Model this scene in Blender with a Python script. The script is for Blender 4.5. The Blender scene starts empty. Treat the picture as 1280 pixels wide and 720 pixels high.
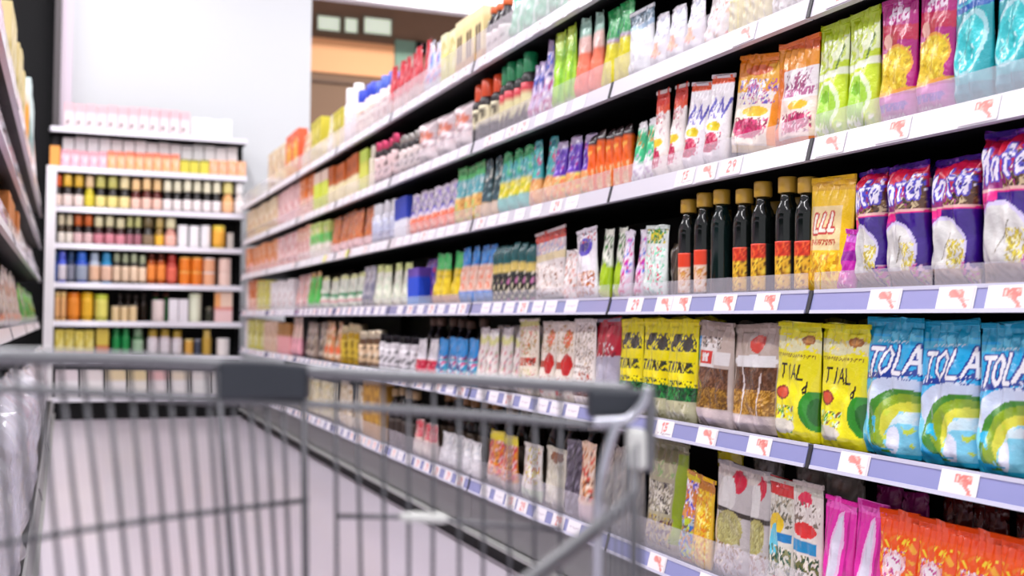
import bpy, math, random
import numpy as np
from mathutils import Matrix, Vector

PI = math.pi
SC = bpy.context.scene
COL = SC.collection

# ------------------------------------------------------------------ camera
CAM_Z = 0.96
FPX = 1400.0
YAW, PITCH, ROLL = 0.3792, 0.0300, 0.0102
_cy, _sy, _cp, _sp = math.cos(YAW), math.sin(YAW), math.cos(PITCH), math.sin(PITCH)
FWD = Vector((_sy * _cp, _cy * _cp, _sp))
_rt = Vector((_cy, -_sy, 0))
_up = _rt.cross(FWD)
CR = _rt * math.cos(ROLL) + _up * math.sin(ROLL)
CU = -_rt * math.sin(ROLL) + _up * math.cos(ROLL)
EYE = Vector((0, 0, CAM_Z))


def ray(px, py):
    return FWD + CR * ((px - 640) / FPX) + CU * ((360 - py) / FPX)


def at_x(px, py, X):
    d = ray(px, py)
    return EYE + d * (X / d.x)


def at_y(px, py, Y):
    d = ray(px, py)
    return EYE + d * (Y / d.y)


def at_d(px, py, z):
    return EYE + ray(px, py) * z


# ------------------------------------------------------------------ colour + materials
def lin(c):
    if isinstance(c, str):
        c = c.lstrip('#')
        c = [int(c[i:i + 2], 16) / 255 for i in (0, 2, 4)]
    return [x / 12.92 if x <= 0.04045 else ((x + 0.055) / 1.055) ** 2.4 for x in c]


MATS = {}


def mat(name, col=None, rough=0.5, metal=0.0, coat=0.0, spec=0.5, bump=None, emit=0.0, alpha=None, trans=0.0, sat=1.0):
    """principled material; col None reads the printed colours of the mesh"""
    if name in MATS:
        return MATS[name]
    m = bpy.data.materials.new(name)
    m.use_nodes = True
    nt = m.node_tree
    b = nt.nodes['Principled BSDF']
    b.inputs['Roughness'].default_value = rough
    b.inputs['Metallic'].default_value = metal
    b.inputs['Coat Weight'].default_value = coat
    b.inputs['Coat Roughness'].default_value = 0.12
    b.inputs['Specular IOR Level'].default_value = spec
    if col is None:
        a = nt.nodes.new('ShaderNodeAttribute')
        a.attribute_name = 'Col'
        nt.links.new(a.outputs['Color'], b.inputs['Base Color'])
        if emit:
            nt.links.new(a.outputs['Color'], b.inputs['Emission Color'])
    else:
        c = lin(col) + [1]
        b.inputs['Base Color'].default_value = c
        b.inputs['Emission Color'].default_value = c
    b.inputs['Emission Strength'].default_value = emit
    if bump:
        n = nt.nodes.new('ShaderNodeTexNoise')
        n.inputs['Scale'].default_value = bump[0]
        n.inputs['Detail'].default_value = 4
        tc = nt.nodes.new('ShaderNodeTexCoord')
        nt.links.new(tc.outputs['Object'], n.inputs['Vector'])
        bp = nt.nodes.new('ShaderNodeBump')
        bp.inputs['Strength'].default_value = bump[1]
        bp.inputs['Distance'].default_value = bump[2]
        nt.links.new(n.outputs['Fac'], bp.inputs['Height'])
        nt.links.new(bp.outputs['Normal'], b.inputs['Normal'])
    if alpha is not None:
        t = nt.nodes.new('ShaderNodeBsdfTransparent')
        mx = nt.nodes.new('ShaderNodeMixShader')
        mx.inputs[0].default_value = alpha
        nt.links.new(t.outputs[0], mx.inputs[1])
        nt.links.new(b.outputs[0], mx.inputs[2])
        nt.links.new(mx.outputs[0], nt.nodes['Material Output'].inputs['Surface'])
    MATS[name] = m
    return m


FILM = mat('printed_film', None, 0.24, 0, 0.6, 0.5, bump=(30, 0.6, 0.010))
CARD = mat('printed_card', None, 0.5, 0, 0.0, 0.4, bump=(60, 0.1, 0.001))
PLAST = mat('coloured_plastic', None, 0.35, 0, 0.2, bump=(40, 0.05, 0.001))
GLASS = mat('filled_glass', None, 0.08, 0, 0.15, 0.4)
METAL = mat('lid_metal', None, 0.3, 0.65, 0)
WHITEP = mat('shelf_white_paint', '#f3eff3', 0.42, bump=(80, 0.04, 0.0005))
DARKP = mat('shelf_dark_lacquer', '#0f0f11', 0.55, spec=0.2, bump=(60, 0.05, 0.0005))
GREYP = mat('base_grey_paint', '#7b7b7c', 0.45, bump=(50, 0.06, 0.0006))
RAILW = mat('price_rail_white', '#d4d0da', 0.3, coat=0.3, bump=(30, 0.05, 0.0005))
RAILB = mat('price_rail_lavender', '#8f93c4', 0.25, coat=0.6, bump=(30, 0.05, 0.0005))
RAILT = mat('rail_lip_highlight_pale', '#c9c8da', 0.3, bump=(30, 0.05, 0.0005))
JOINT = mat('rail_joint_dark', '#2b2b30', 0.5, bump=(30, 0.05, 0.0005))
GUARD = mat('clear_acrylic_guard', '#e9e4ee', 0.12, coat=0.6, alpha=0.20)
GUARDT = mat('reflection_white_guard', '#f3edf2', 0.2, coat=0.6, alpha=0.34)  # clear acrylic again, its pale reflections put into the colour
STEEL = mat('zinc_steel', '#727376', 0.36, 0.75, bump=(90, 0.05, 0.0004))
STEELD = mat('zinc_wire', '#5c5c60', 0.42, 0.6, bump=(90, 0.05, 0.0004))
CHROME = mat('chrome_tube', '#b4b6be', 0.22, 0.85, bump=(60, 0.03, 0.0003))
PLDARK = mat('dark_slate_plastic', '#262b33', 0.5, bump=(120, 0.08, 0.0005))
PLPALE = mat('pale_plastic', '#c9cbc6', 0.45, bump=(120, 0.08, 0.0005))
RUBBER = mat('black_rubber', '#161616', 0.7, bump=(120, 0.08, 0.0005))
CLEAR = mat('clear_wrap', '#dcdbe6', 0.12, coat=1.0, alpha=0.35, bump=(22, 0.6, 0.012))


# ------------------------------------------------------------------ objects
def tag(o, label=None, cat=None, group=None, kind=None):
    if label: o['label'] = label
    if cat: o['category'] = cat
    if group: o['group'] = group
    if kind: o['kind'] = kind
    return o


def obj(name, me, parent=None, loc=None, rot=None):
    o = bpy.data.objects.new(name, me)
    COL.objects.link(o)
    if parent is not None: o.parent = parent
    if loc is not None: o.location = loc
    if rot is not None: o.rotation_euler = rot
    return o


def mesh(name, verts, faces, m, cols=None, smooth=False):
    me = bpy.data.meshes.new(name)
    me.from_pydata([tuple(v) for v in verts], [], faces)
    if cols is not None:
        a = me.attributes.new('Col', 'FLOAT_COLOR', 'POINT')
        c = np.ones((len(verts), 4), dtype=np.float32)
        c[:, :3] = cols
        a.data.foreach_set('color', c.ravel())
    if smooth:
        me.polygons.foreach_set('use_smooth', [True] * len(me.polygons))
    if m is not None: me.materials.append(m)
    me.update()
    return me


class MB:
    """collects boxes, tubes and sheets of ONE part"""
    def __init__(self): self.v, self.f = [], []

    def box(self, a, b):
        n = len(self.v)
        for x in (a[0], b[0]):
            for y in (a[1], b[1]):
                for z in (a[2], b[2]): self.v.append((x, y, z))
        self.f += [tuple(n + i for i in q) for q in ((0, 1, 3, 2), (4, 6, 7, 5), (0, 4, 5, 1), (2, 3, 7, 6), (0, 2, 6, 4), (1, 5, 7, 3))]
        return self

    def prism(self, prof, y0, y1):
        """profile in x,z swept along y"""
        n = len(self.v); k = len(prof)
        for y in (y0, y1): self.v += [(x, y, z) for x, z in prof]
        for i in range(k):
            j = (i + 1) % k
            self.f.append((n + i, n + j, n + k + j, n + k + i))
        self.f += [tuple(range(n + k - 1, n - 1, -1)), tuple(range(n + k, n + 2 * k))]
        return self

    def tube(self, pts, r, seg=8):
        pts = [Vector(p) for p in pts]
        n0 = len(self.v)
        prev = None
        for i, p in enumerate(pts):
            a = pts[max(i - 1, 0)]; b = pts[min(i + 1, len(pts) - 1)]
            t = (b - a).normalized()
            ref = Vector((0, 0, 1)) if abs(t.z) < 0.9 else Vector((1, 0, 0))
            if prev is None: s = t.cross(ref).normalized()
            else: s = (prev - t * prev.dot(t)).normalized()
            prev = s
            q = t.cross(s)
            rr = r[i] if isinstance(r, (list, tuple)) else r
            for k in range(seg):
                an = 2 * PI * k / seg
                self.v.append(tuple(p + (s * math.cos(an) + q * math.sin(an)) * rr))
        for i in range(len(pts) - 1):
            for k in range(seg):
                a = n0 + i * seg + k; b = n0 + i * seg + (k + 1) % seg
                self.f.append((a, b, b + seg, a + seg))
        self.f.append(tuple(n0 + k for k in range(seg - 1, -1, -1)))
        e = n0 + (len(pts) - 1) * seg
        self.f.append(tuple(e + k for k in range(seg)))
        return self

    def build(self, name, m, parent=None, smooth=False, bevel=0.0):
        me = mesh(name, self.v, self.f, m, smooth=smooth)
        o = obj(name, me, parent)
        if bevel:
            b = o.modifiers.new('edge', 'BEVEL'); b.width = bevel; b.segments = 2; b.limit_method = 'ANGLE'
        return o


def smoothpts(pts, n=6):
    """Catmull-Rom through pts"""
    P = [Vector(p) for p in pts]
    P = [P[0] * 2 - P[1]] + P + [P[-1] * 2 - P[-2]]
    out = []
    for i in range(1, len(P) - 2):
        for k in range(n):
            t = k / n
            a, b, c, d = P[i - 1:i + 3]
            out.append(0.5 * ((2 * b) + (c - a) * t + (2 * a - 5 * b + 4 * c - d) * t * t + (3 * b - a - 3 * c + d) * t ** 3))
    out.append(P[-2])
    return out


# ------------------------------------------------------------------ print painter
FONT = {
    'T': [[(0, 1), (1, 1)], [(.5, 1), (.45, 0)]],
    'O': [[(.5, 1), (.1, .75), (.1, .25), (.5, 0), (.9, .25), (.9, .75), (.5, 1)]],
    'L': [[(.15, 1), (.1, 0), (.85, 0)]],
    'A': [[(0, 0), (.5, 1), (1, 0)], [(.2, .38), (.8, .38)]],
    'I': [[(.5, 1), (.5, 0)]],
    'M': [[(0, 0), (.15, 1), (.5, .3), (.85, 1), (1, 0)]],
    'N': [[(0, 0), (.1, 1), (.85, 0), (1, 1)]],
    'a': [[(.85, .6), (.4, .65), (.1, .3), (.4, 0), (.8, .25), (.85, .6), (.95, 0)]],
    't': [[(.5, .95), (.45, .15), (.8, 0)], [(.1, .62), (.9, .66)]],
    'd': [[(.85, 1), (.85, 0)], [(.85, .5), (.4, .6), (.1, .3), (.4, 0), (.85, .2)]],
    'e': [[(.1, .35), (.85, .38), (.6, .65), (.2, .5), (.15, .15), (.5, 0), (.9, .1)]],
    'W': [[(0, 1), (.25, 0), (.5, .8), (.75, 0), (1, 1)]],
    'i': [[(.5, .6), (.5, 0)], [(.5, .85), (.5, .95)]],
    'l': [[(.5, 1), (.45, .1), (.7, 0)]],
    '1': [[(.3, .75), (.6, 1), (.55, 0)]],
    '2': [[(.1, .8), (.5, 1), (.85, .7), (.1, 0), (.9, 0)]],
    '9': [[(.85, .6), (.4, .5), (.15, .8), (.5, 1), (.85, .75), (.7, 0)]],
    '5': [[(.85, 1), (.2, 1), (.15, .55), (.7, .6), (.85, .25), (.4, 0), (.1, .1)]],
    '.': [[(.45, 0), (.5, .06)]],
    ' ': [],
}


class Pt:
    def __init__(s, U, V, w, h, base, seed=1):
        s.u, s.v, s.w, s.h = U, V, w, h
        s.x = (U - .5) * w; s.y = V * h
        s.c = np.tile(np.array(lin(base)), (len(U), 1)).astype(float)
        s.rng = random.Random(seed)

    def fill(s, m, c): s.c[m] = lin(c)

    def seg(s, a, b, w):
        ax, ay = (a[0] - .5) * s.w, a[1] * s.h
        bx, by = (b[0] - .5) * s.w, b[1] * s.h
        dx, dy = bx - ax, by - ay
        L = dx * dx + dy * dy + 1e-12
        t = np.clip(((s.x - ax) * dx + (s.y - ay) * dy) / L, 0, 1)
        return (s.x - ax - t * dx) ** 2 + (s.y - ay - t * dy) ** 2 < (w * s.h) ** 2

    def run(s, ops):
        R = s.rng
        for o in ops:
            k = o[0]
            if k == 'b':
                s.fill((s.v >= o[1]) & (s.v < o[2]), o[3])
            elif k == 'r':
                s.fill((s.u >= o[1]) & (s.u < o[2]) & (s.v >= o[3]) & (s.v < o[4]), o[5])
            elif k == 'e':
                cu, cv, ru, rv, c = o[1:6]
                an = o[6] if len(o) > 6 else 0
                x = (s.u - cu) * s.w; y = (s.v - cv) * s.h
                x, y = x * math.cos(an) + y * math.sin(an), -x * math.sin(an) + y * math.cos(an)
                s.fill((x / (ru * s.w)) ** 2 + (y / (rv * s.h)) ** 2 < 1, c)
            elif k == 'w':  # wavy band edge
                v0, v1, c, amp, fr = o[1:6]
                wv = amp * np.sin(s.u * fr * 2 * PI + 1)
                s.fill((s.v >= v0 + wv) & (s.v < v1 + wv), c)
            elif k == 'd':  # diagonal band: v between line at u=0 and u=1
                a0, a1, b0, b1, c = o[1:6]
                lo = a0 + (a1 - a0) * s.u; hi = b0 + (b1 - b0) * s.u
                s.fill((s.v >= lo) & (s.v < hi), c)
            elif k == 's':
                for a, b in zip(o[1], o[1][1:]): s.fill(s.seg(a, b, o[2]), o[3])
            elif k == 't':
                txt, cu, cv, size, wd, c = o[1:7]
                sl = o[7] if len(o) > 7 else .15
                oc = o[8] if len(o) > 8 else None
                up = o[9] if len(o) > 9 else 0
                asp = s.h / s.w
                cw = size * asp * .62; adv = cw * 1.22
                if adv * len(txt) > .92: cw *= .92 / (adv * len(txt)); adv = cw * 1.22
                x0 = cu - adv * len(txt) / 2
                L = []
                for i, ch in enumerate(txt):
                    for st in FONT.get(ch, []):
                        for a, b in zip(st, st[1:]):
                            f = lambda p: (x0 + i * adv + p[0] * cw + sl * p[1] * cw, cv + p[1] * size - size / 2 + up * (i - len(txt) / 2) * size)
                            L.append((f(a), f(b)))
                if oc:
                    for a, b in L: s.fill(s.seg(a, b, wd * 2.1), oc)
                for a, b in L: s.fill(s.seg(a, b, wd), c)
            elif k == 'n':
                u0, u1, v0, v1, cols, dens, cell = o[1:8]
                gx = s.x / (cell * s.h); gy = s.y / (cell * s.h * 1.3)
                wx = gx + .42 * np.sin(gy * 1.9 + 1.3) + .3 * np.sin(gy * .8 + gx * .5); wy = gy + .42 * np.sin(gx * 1.7 + .4) + .35 * np.sin(gx * .6 - gy * .4)
                cx = np.floor(wx).astype(np.int64); cyy = np.floor(wy).astype(np.int64)
                sd = R.randrange(1 << 20)
                hsh = ((cx * 73856093) ^ (cyy * 19349663) ^ sd) * 2654435761 % 4294967296
                r = ((hsh >> 8) % 1000) / 1000
                idx = (hsh >> 20) % len(cols)
                m = (s.u >= u0) & (s.u < u1) & (s.v >= v0) & (s.v < v1) & (r < dens)
                for i, c in enumerate(cols): s.fill(m & (idx == i), c)
            elif k == 'k':
                u0, u1, v0, v1, c, n, wd = o[1:8]
                for _ in range(n):
                    a = (R.uniform(u0, u1), R.uniform(v0, v1))
                    b = (a[0] + R.uniform(-.12, .12), a[1] + R.uniform(-.06, .06))
                    s.fill(s.seg(a, b, wd), c)
            elif k == 'g':  # words: a line of small marks
                u0, u1, v, size, c = o[1:6]
                x = u0
                while x < u1:
                    dx = R.uniform(.02, .05)
                    s.fill(s.seg((x, v - size / 2), (x + dx * .5, v + size / 2), size * .16), c)
                    s.fill(s.seg((x, v + size / 2), (x + dx, v + R.uniform(-.5, .5) * size), size * .14), c)
                    x += dx * 1.4
        return s.c


def paint(U, V, w, h, design, seed=1):
    base, ops = design
    return Pt(U, V, w, h, base, seed).run(ops)


# ------------------------------------------------------------------ product shapes (front looks along -Y, base at z=0)
def ring_mesh(name, rows, uv, w, h, design, m, smooth, cap_col=None, capped=True):
    """rows: nv x nu x 3 closed rings, uv same shape"""
    rows = np.asarray(rows); nv, nu = rows.shape[:2]
    V = rows.reshape(-1, 3)
    F = []
    for j in range(nv - 1):
        for i in range(nu):
            k = (i + 1) % nu
            F.append((j * nu + i, j * nu + k, (j + 1) * nu + k, (j + 1) * nu + i))
    if capped:
        F.append(tuple(range(nu - 1, -1, -1)))
        F.append(tuple((nv - 1) * nu + i for i in range(nu)))
    uv = np.asarray(uv).reshape(-1, 2)
    c = paint(uv[:, 0], uv[:, 1], w, h, design, seed=hash_name(name))
    return mesh(name, V, F, m, c, smooth)


def hash_name(s):
    r = 7
    for ch in s: r = (r * 31 + ord(ch)) % 1000003
    return r


_seed = [0]


def pouch_mesh(name, w, h, d, design, nu=16, nv=24, style='doy', m=None):
    _seed[0] += 1
    R = random.Random(_seed[0] * 13 + 5)
    ph = [R.uniform(0, 6.28) for _ in range(10)]
    nb = max(4, nu // 4)
    rows, uv = [], []
    sl = R.uniform(-.012, .012)
    for j in range(nv + 1):
        v = j / nv
        if style == 'pillow':
            s = min(1, max(0, (v - .035) / .16)); e = min(1, max(0, (.965 - v) / .16))
            t = math.sin(s * PI / 2) ** .8 * math.sin(e * PI / 2) ** .8
        elif style == 'stick':
            t = min(1, max(0, (.96 - v) / .10)) ** .6 * min(1, (v + .02) / .08) ** .5
        else:
            t = (1 - max(0, (v - .18) / .74)) if v > .18 else 1
            t = max(0, t) ** .75 * min(1, .62 + v * 4)
        neck = 1 - .05 * math.sin(PI * min(1, v)) * t - (0.03 if style == 'pillow' else 0) * t
        row, ur = [], []
        for i in range(nu + nb):
            if i <= nu: u = i / nu; sg = -1
            else: u = 1 - (i - nu) / nb; sg = 1
            x = (u - .5) * w * neck
            prof = max(0, 1 - abs(2 * u - 1) ** 2.6) ** .62
            y = sg * d / 2 * t * prof
            amp = d * .16 * (.35 + .65 * t)
            wr = (math.sin(u * 9 + v * 5 + ph[0]) * .3 + math.sin(u * 17 - v * 11 + ph[1]) * .22 + math.sin(v * 23 + u * 6 + ph[2]) * .18
                  + math.sin(u * 31 + v * 19 + ph[3]) * .10)
            edge = prof
            y += wr * amp * edge * (1 if sg < 0 else .3)
            # folds fanning from the seams
            y += d * .06 * math.sin(u * 38 + ph[4]) * math.exp(-((v - .9) / .07) ** 2) * edge
            z = v * h * (1 + sl * (u - .5) * 2)
            if v > .93: z += .004 * math.sin(u * 7 + ph[5]) * h / .25; y += .003 * math.sin(u * 9 + ph[6])
            row.append((x, y, z)); ur.append((u, v))
        rows.append(row); uv.append(ur)
    return ring_mesh(name, rows, uv, w, h, design, m or FILM, True, capped=True)


def box_mesh(name, w, h, d, design, nu=10, nv=14, m=None):
    b = min(w, d) * .04
    per = []
    for i in range(nu + 1): u = i / nu; per.append((-w / 2 + b + u * (w - 2 * b), -d / 2, u))
    per += [(w / 2, -d / 2 + b, 1), (w / 2, d / 2 - b, .98), (w / 2 - b, d / 2, .98), (-w / 2 + b, d / 2, .02), (-w / 2, d / 2 - b, .02), (-w / 2, -d / 2 + b, 0)]
    rows, uv = [], []
    rows.append([(x * .985, y * .985, 0) for x, y, u in per]); uv.append([(u, 0) for x, y, u in per])
    for j in range(nv + 1):
        v = j / nv; z = b + v * (h - 2 * b)
        rows.append([(x, y, z) for x, y, u in per]); uv.append([(u, v) for x, y, u in per])
    rows.append([(x * .985, y * .985, h) for x, y, u in per]); uv.append([(u, 1) for x, y, u in per])
    return ring_mesh(name, rows, uv, w, h, design, m or CARD, False)


def lathe_mesh(name, prof, design, m, seg=16, h=None, smooth=True, z0=0):
    """prof: (r, z) from bottom to top; u=.5 looks along -Y"""
    H = h or max(z for r, z in prof) - min(z for r, z in prof)
    zl = min(z for r, z in prof)
    rm = max(r for r, z in prof)
    rows, uv = [], []
    for r, z in prof:
        rows.append([(r * math.sin(a), -r * math.cos(a), z) for a in [2 * PI * (i / seg) - PI for i in range(seg)]])
        uv.append([(i / seg, (z - zl) / H) for i in range(seg)])
    return ring_mesh(name, rows, uv, rm * 2 * PI, H, design, m, smooth)


def dense(prof, n):
    out = [prof[0]]
    for a, b in zip(prof, prof[1:]):
        k = max(1, int(round(n * abs(b[1] - a[1]) / max(1e-6, prof[-1][1] - prof[0][1]))))
        for i in range(1, k + 1): out.append((a[0] + (b[0] - a[0]) * i / k, a[1] + (b[1] - a[1]) * i / k))
    return out


def bottle_parts(w, h, body, cap, label, style='sauce', res=1):
    """-> [(part name, mesh, part label)]"""
    r = w / 2
    sg = 12 if res < 2 else 28
    P = []
    if style == 'sauce':      # tall slim bottle, sloping shoulder, wide cap
        prof = [(r * .86, 0), (r * .97, h * .012), (r, h * .04), (r, h * .52), (r * .97, h * .60), (r * .78, h * .70), (r * .52, h * .78), (r * .44, h * .84), (r * .43, h * .88)]
        cp = [(r * .53, h * .865), (r * .55, h * .87), (r * .55, h * .99), (r * .5, h)]
        lb = [(r * 1.012, h * .05), (r * 1.012, h * .48)]
    elif style == 'tall':     # sauce bottle with broad cap, as on the near shelf
        prof = [(r * .86, 0), (r * .97, h * .012), (r, h * .03), (r, h * .62), (r * .98, h * .68), (r * .86, h * .745), (r * .66, h * .785), (r * .58, h * .82), (r * .58, h * .87)]
        cp = [(r * .74, h * .865), (r * .78, h * .87), (r * .78, h * .99), (r * .72, h)]
        lb = [(r * 1.012, h * .04), (r * 1.012, h * .45)]
    elif style == 'shaker':   # straight bottle with tall cap
        prof = [(r * .9, 0), (r, h * .02), (r, h * .66), (r * .8, h * .72), (r * .7, h * .74)]
        cp = [(r * .74, h * .70), (r * .8, h * .73), (r * .76, h * .98), (r * .66, h)]
        lb = [(r * 1.012, h * .08), (r * 1.012, h * .58)]
    elif style == 'condiment':   # big round cap, dark neck, low label
        prof = [(r * .9, 0), (r, h * .02), (r, h * .40), (r * .86, h * .50), (r * .62, h * .58), (r * .58, h * .68)]
        cp = [(r * .80, h * .64), (r * .86, h * .66), (r * .86, h * .97), (r * .76, h)]
        lb = [(r * 1.012, h * .03), (r * 1.012, h * .38)]
    elif style == 'jar':
        prof = [(r * .86, 0), (r * .98, h * .03), (r, h * .1), (r, h * .7), (r * .9, h * .78), (r * .8, h * .82)]
        cp = [(r * .86, h * .80), (r * .88, h * .81), (r * .88, h * .985), (r * .82, h)]
        lb = [(r * 1.012, h * .14), (r * 1.012, h * .64)]
    else:                     # can / tub
        prof = [(r * .93, 0), (r * .97, h * .02), (r, h * .05), (r, h * .86), (r * .97, h * .88)]
        cp = [(r * .98, h * .87), (r * 1.02, h * .88), (r * 1.02, h * .985), (r * .97, h)]
        lb = [(r * 1.01, h * .10), (r * 1.01, h * .80)]
    key = (style, body, cap, str(label), round(w, 3), round(h, 3), res)
    if key in BP: return BP[key]
    P.append(('body', lathe_mesh('body', dense(prof, 10 * res), (body, []), GLASS if style in ('sauce', 'tall', 'jar', 'condiment') else PLAST, sg), None))
    P.append(('cap' if style != 'jar' else 'lid', lathe_mesh('cap', cp, (cap, [] if res < 2 else [('n', 0, 1, .1, .8, [cap], .1, .1)]), PLAST if style != 'jar' else METAL, sg), None))
    if label:
        P.append(('label', lathe_mesh('label', dense(lb, 6 * res * (2 if res > 1 else 1)), label, CARD, sg if res < 2 else 40), None))
    BP[key] = P
    return P


BP = {}

# ------------------------------------------------------------------ setting
XR = 1.6            # front of the long shelving
XL = -0.22          # front of the shelving on the other side of the aisle
YB = 11.24          # front of the shelving across the end of the aisle
RS = [1.0590, 0.7119, 0.3800, 0.0267, -0.3275, -0.7146]      # undersides of price rails, relative to the eye
RZ = [CAM_Z + h for h in RS]
LZ = [CAM_Z + h for h in (0.90, 0.61, 0.31, -0.10, -0.80)]
BZ = [CAM_Z + h for h in (1.73, 1.358, 0.984, 0.640, 0.2725, -0.085, -0.42, -0.79)]
RAILH = 0.052
BASEUP = 0.047      # goods stand this far above the underside of a rail


def struct(name, mb, m, smooth=False):
    o = mb.build(name, m, smooth=smooth)
    o['kind'] = 'structure'
    return o


def floor_mat():
    m = mat('polished_vinyl_floor', '#d9d1da', 0.33, coat=0.25)
    nt = m.node_tree; b = nt.nodes['Principled BSDF']
    tc = nt.nodes.new('ShaderNodeTexCoord')
    n = nt.nodes.new('ShaderNodeTexNoise'); n.inputs['Scale'].default_value = 1.2; n.inputs['Detail'].default_value = 5
    n2 = nt.nodes.new('ShaderNodeTexNoise'); n2.inputs['Scale'].default_value = 90
    mx = nt.nodes.new('ShaderNodeMix'); mx.data_type = 'RGBA'
    mx.inputs['A'].default_value = lin('#c6bdc8') + [1]; mx.inputs['B'].default_value = lin('#d3cad5') + [1]
    ad = nt.nodes.new('ShaderNodeMath'); ad.operation = 'MULTIPLY_ADD'; ad.inputs[1].default_value = .35
    nt.links.new(tc.outputs['Object'], n.inputs['Vector']); nt.links.new(tc.outputs['Object'], n2.inputs['Vector'])
    nt.links.new(n2.outputs['Fac'], ad.inputs[0]); nt.links.new(n.outputs['Fac'], ad.inputs[2])
    nt.links.new(ad.outputs[0], mx.inputs['Factor'])
    nt.links.new(mx.outputs['Result'], b.inputs['Base Color'])
    return m


def build_setting():
    struct('floor', MB().box((-7, -5, -0.05), (9, 17, 0)), floor_mat())
    struct('ceiling', MB().box((-7, -5, 5.62), (9, 17, 5.7)), mat('ceiling_paint', '#f2f0f3', 0.8, bump=(20, .05, .001)))
    xl = at_y(78, 90, 11.78).x; xr = at_y(388.5, 90, 11.78).x
    struct('wall_back', MB().box((xl, 11.78, 0), (xr, 11.9, 5.62)), mat('white_wall_paint', '#cccfd1', 0.75, bump=(14, .06, .001)))
    struct('wall_left', MB().box((-3.5, 12.0, 0), (xl - .02, 12.1, 5.62)), mat('black_wall_panel', '#0d0d0f', 0.6, spec=.2, bump=(14, .06, .001)))
    # square post at the joint of the black and the white wall
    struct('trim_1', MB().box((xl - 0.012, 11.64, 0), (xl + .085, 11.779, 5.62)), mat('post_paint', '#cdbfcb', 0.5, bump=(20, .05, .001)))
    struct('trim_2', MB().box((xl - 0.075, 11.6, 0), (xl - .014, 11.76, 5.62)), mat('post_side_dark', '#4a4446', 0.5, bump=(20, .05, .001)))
    # brown wall of the next room, beyond the end of the white wall
    Y = 16.0
    struct('wall_far', MB().box((xr - 1.0, Y, 0), (9, Y + .1, 5.62)), mat('brown_wall_paint', '#7a5c44', 0.7, bump=(12, .06, .001)))
    def panel(name, p0, p1, dy, m):
        a = at_y(p0[0], p0[1], Y); b = at_y(p1[0], p1[1], Y)
        return struct(name, MB().box((a.x, Y - dy, b.z), (b.x, Y - .001, a.z)), m)
    panel('trim_3', (380, 46), (491, 99), .05, mat('tan_wall_panel', '#e2a06a', 0.6, bump=(12, .06, .001)))
    panel('trim_4', (380, 99), (500, 112), .052, mat('umber_ledge', '#5a3f2c', 0.6, bump=(12, .06, .001)))
    panel('trim_5', (493, 50), (519, 92), .05, mat('sea_green_panel', '#6f8d78', 0.6, bump=(12, .06, .001)))
    panel('trim_6', (519, 53), (534, 70), .08, mat('black_wall_panel'))
    g = mat('lit_window_glass', '#d3dfcb', 0.3, emit=.55, bump=(3, .1, .01))
    for i, (a, b) in enumerate((((397, 20), (424, 40)), ((431, 23), (446, 42)), ((455, 22), (488, 45)))):
        w = panel('window_%d' % (i + 1), a, b, .02, g)
        p0 = at_y(a[0], a[1], Y); p1 = at_y(b[0], b[1], Y)
        f = MB(); t = .03
        for q0, q1 in (((p0.x - t, p1.z - t), (p0.x, p0.z + t)), ((p1.x, p1.z - t), (p1.x + t, p0.z + t)), ((p0.x, p0.z), (p1.x, p0.z + t)), ((p0.x, p1.z - t), (p1.x, p1.z))):
            f.box((q0[0], Y - .04, q0[1]), (q1[0], Y - .001, q1[1]))
        f.build('window_frame', mat('window_frame_olive', '#6f6650', .5, bump=(20, .05, .001)), w)
    # pale soffit at the top of the next room
    a = at_y(400, 3, 14.5); b = at_y(640, 3, 14.5)
    mb = MB()
    mb.box((a.x - .3, 14.3, at_y(470, 8, 14.5).z), (9, 14.5, 5.62))
    struct('trim_7', mb, mat('soffit_paint', '#e6e3e8', 0.7, bump=(20, .05, .001)))


# ------------------------------------------------------------------ shelving
TICKET = []


def ticket_meshes():
    ds = [('#f1ecec', [('e', .50, .72, .22, .20, '#e6958c'), ('e', .52, .76, .12, .10, '#efc4ba'), ('s', [(.45, .80), (.66, .5), (.80, .15)], .085, '#e08a84'), ('s', [(.62, .5), (.86, .42)], .05, '#edb8b2'), ('r', .94, 1, 0, 1, '#cfc6cf')]),
          ('#f3eeee', [('r', .40, .86, .52, .92, '#dc8078'), ('n', .42, .86, .5, .9, ['#eeb0a4', '#f4dcd4', '#dc8078'], .5, .11), ('s', [(.66, .5), (.84, .12)], .09, '#e08c84'), ('b', 0, .08, '#ddd4da')]),
          ('#f0ebee', [('t', '29', .55, .55, .6, .06, '#e2807a'), ('b', 0, .12, '#d8cdd6')]),
          ('#f3efef', [('t', '15', .5, .6, .5, .07, '#e2857e'), ('g', .1, .9, .18, .1, '#b0a4ae')]),
          ('#eeeaf0', [('b', .1, .16, '#d4ccd8'), ('g', .15, .85, .55, .12, '#ccc0cc')]),
          ('#dfe070', [('b', .1, .2, '#d0d060')])]
    for i, d in enumerate(ds):
        me = box_mesh('ticket', .098, .048, .0016, d, 22, 14, mat('ticket_paper', None, .45))
        TICKET.append(me)


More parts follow.
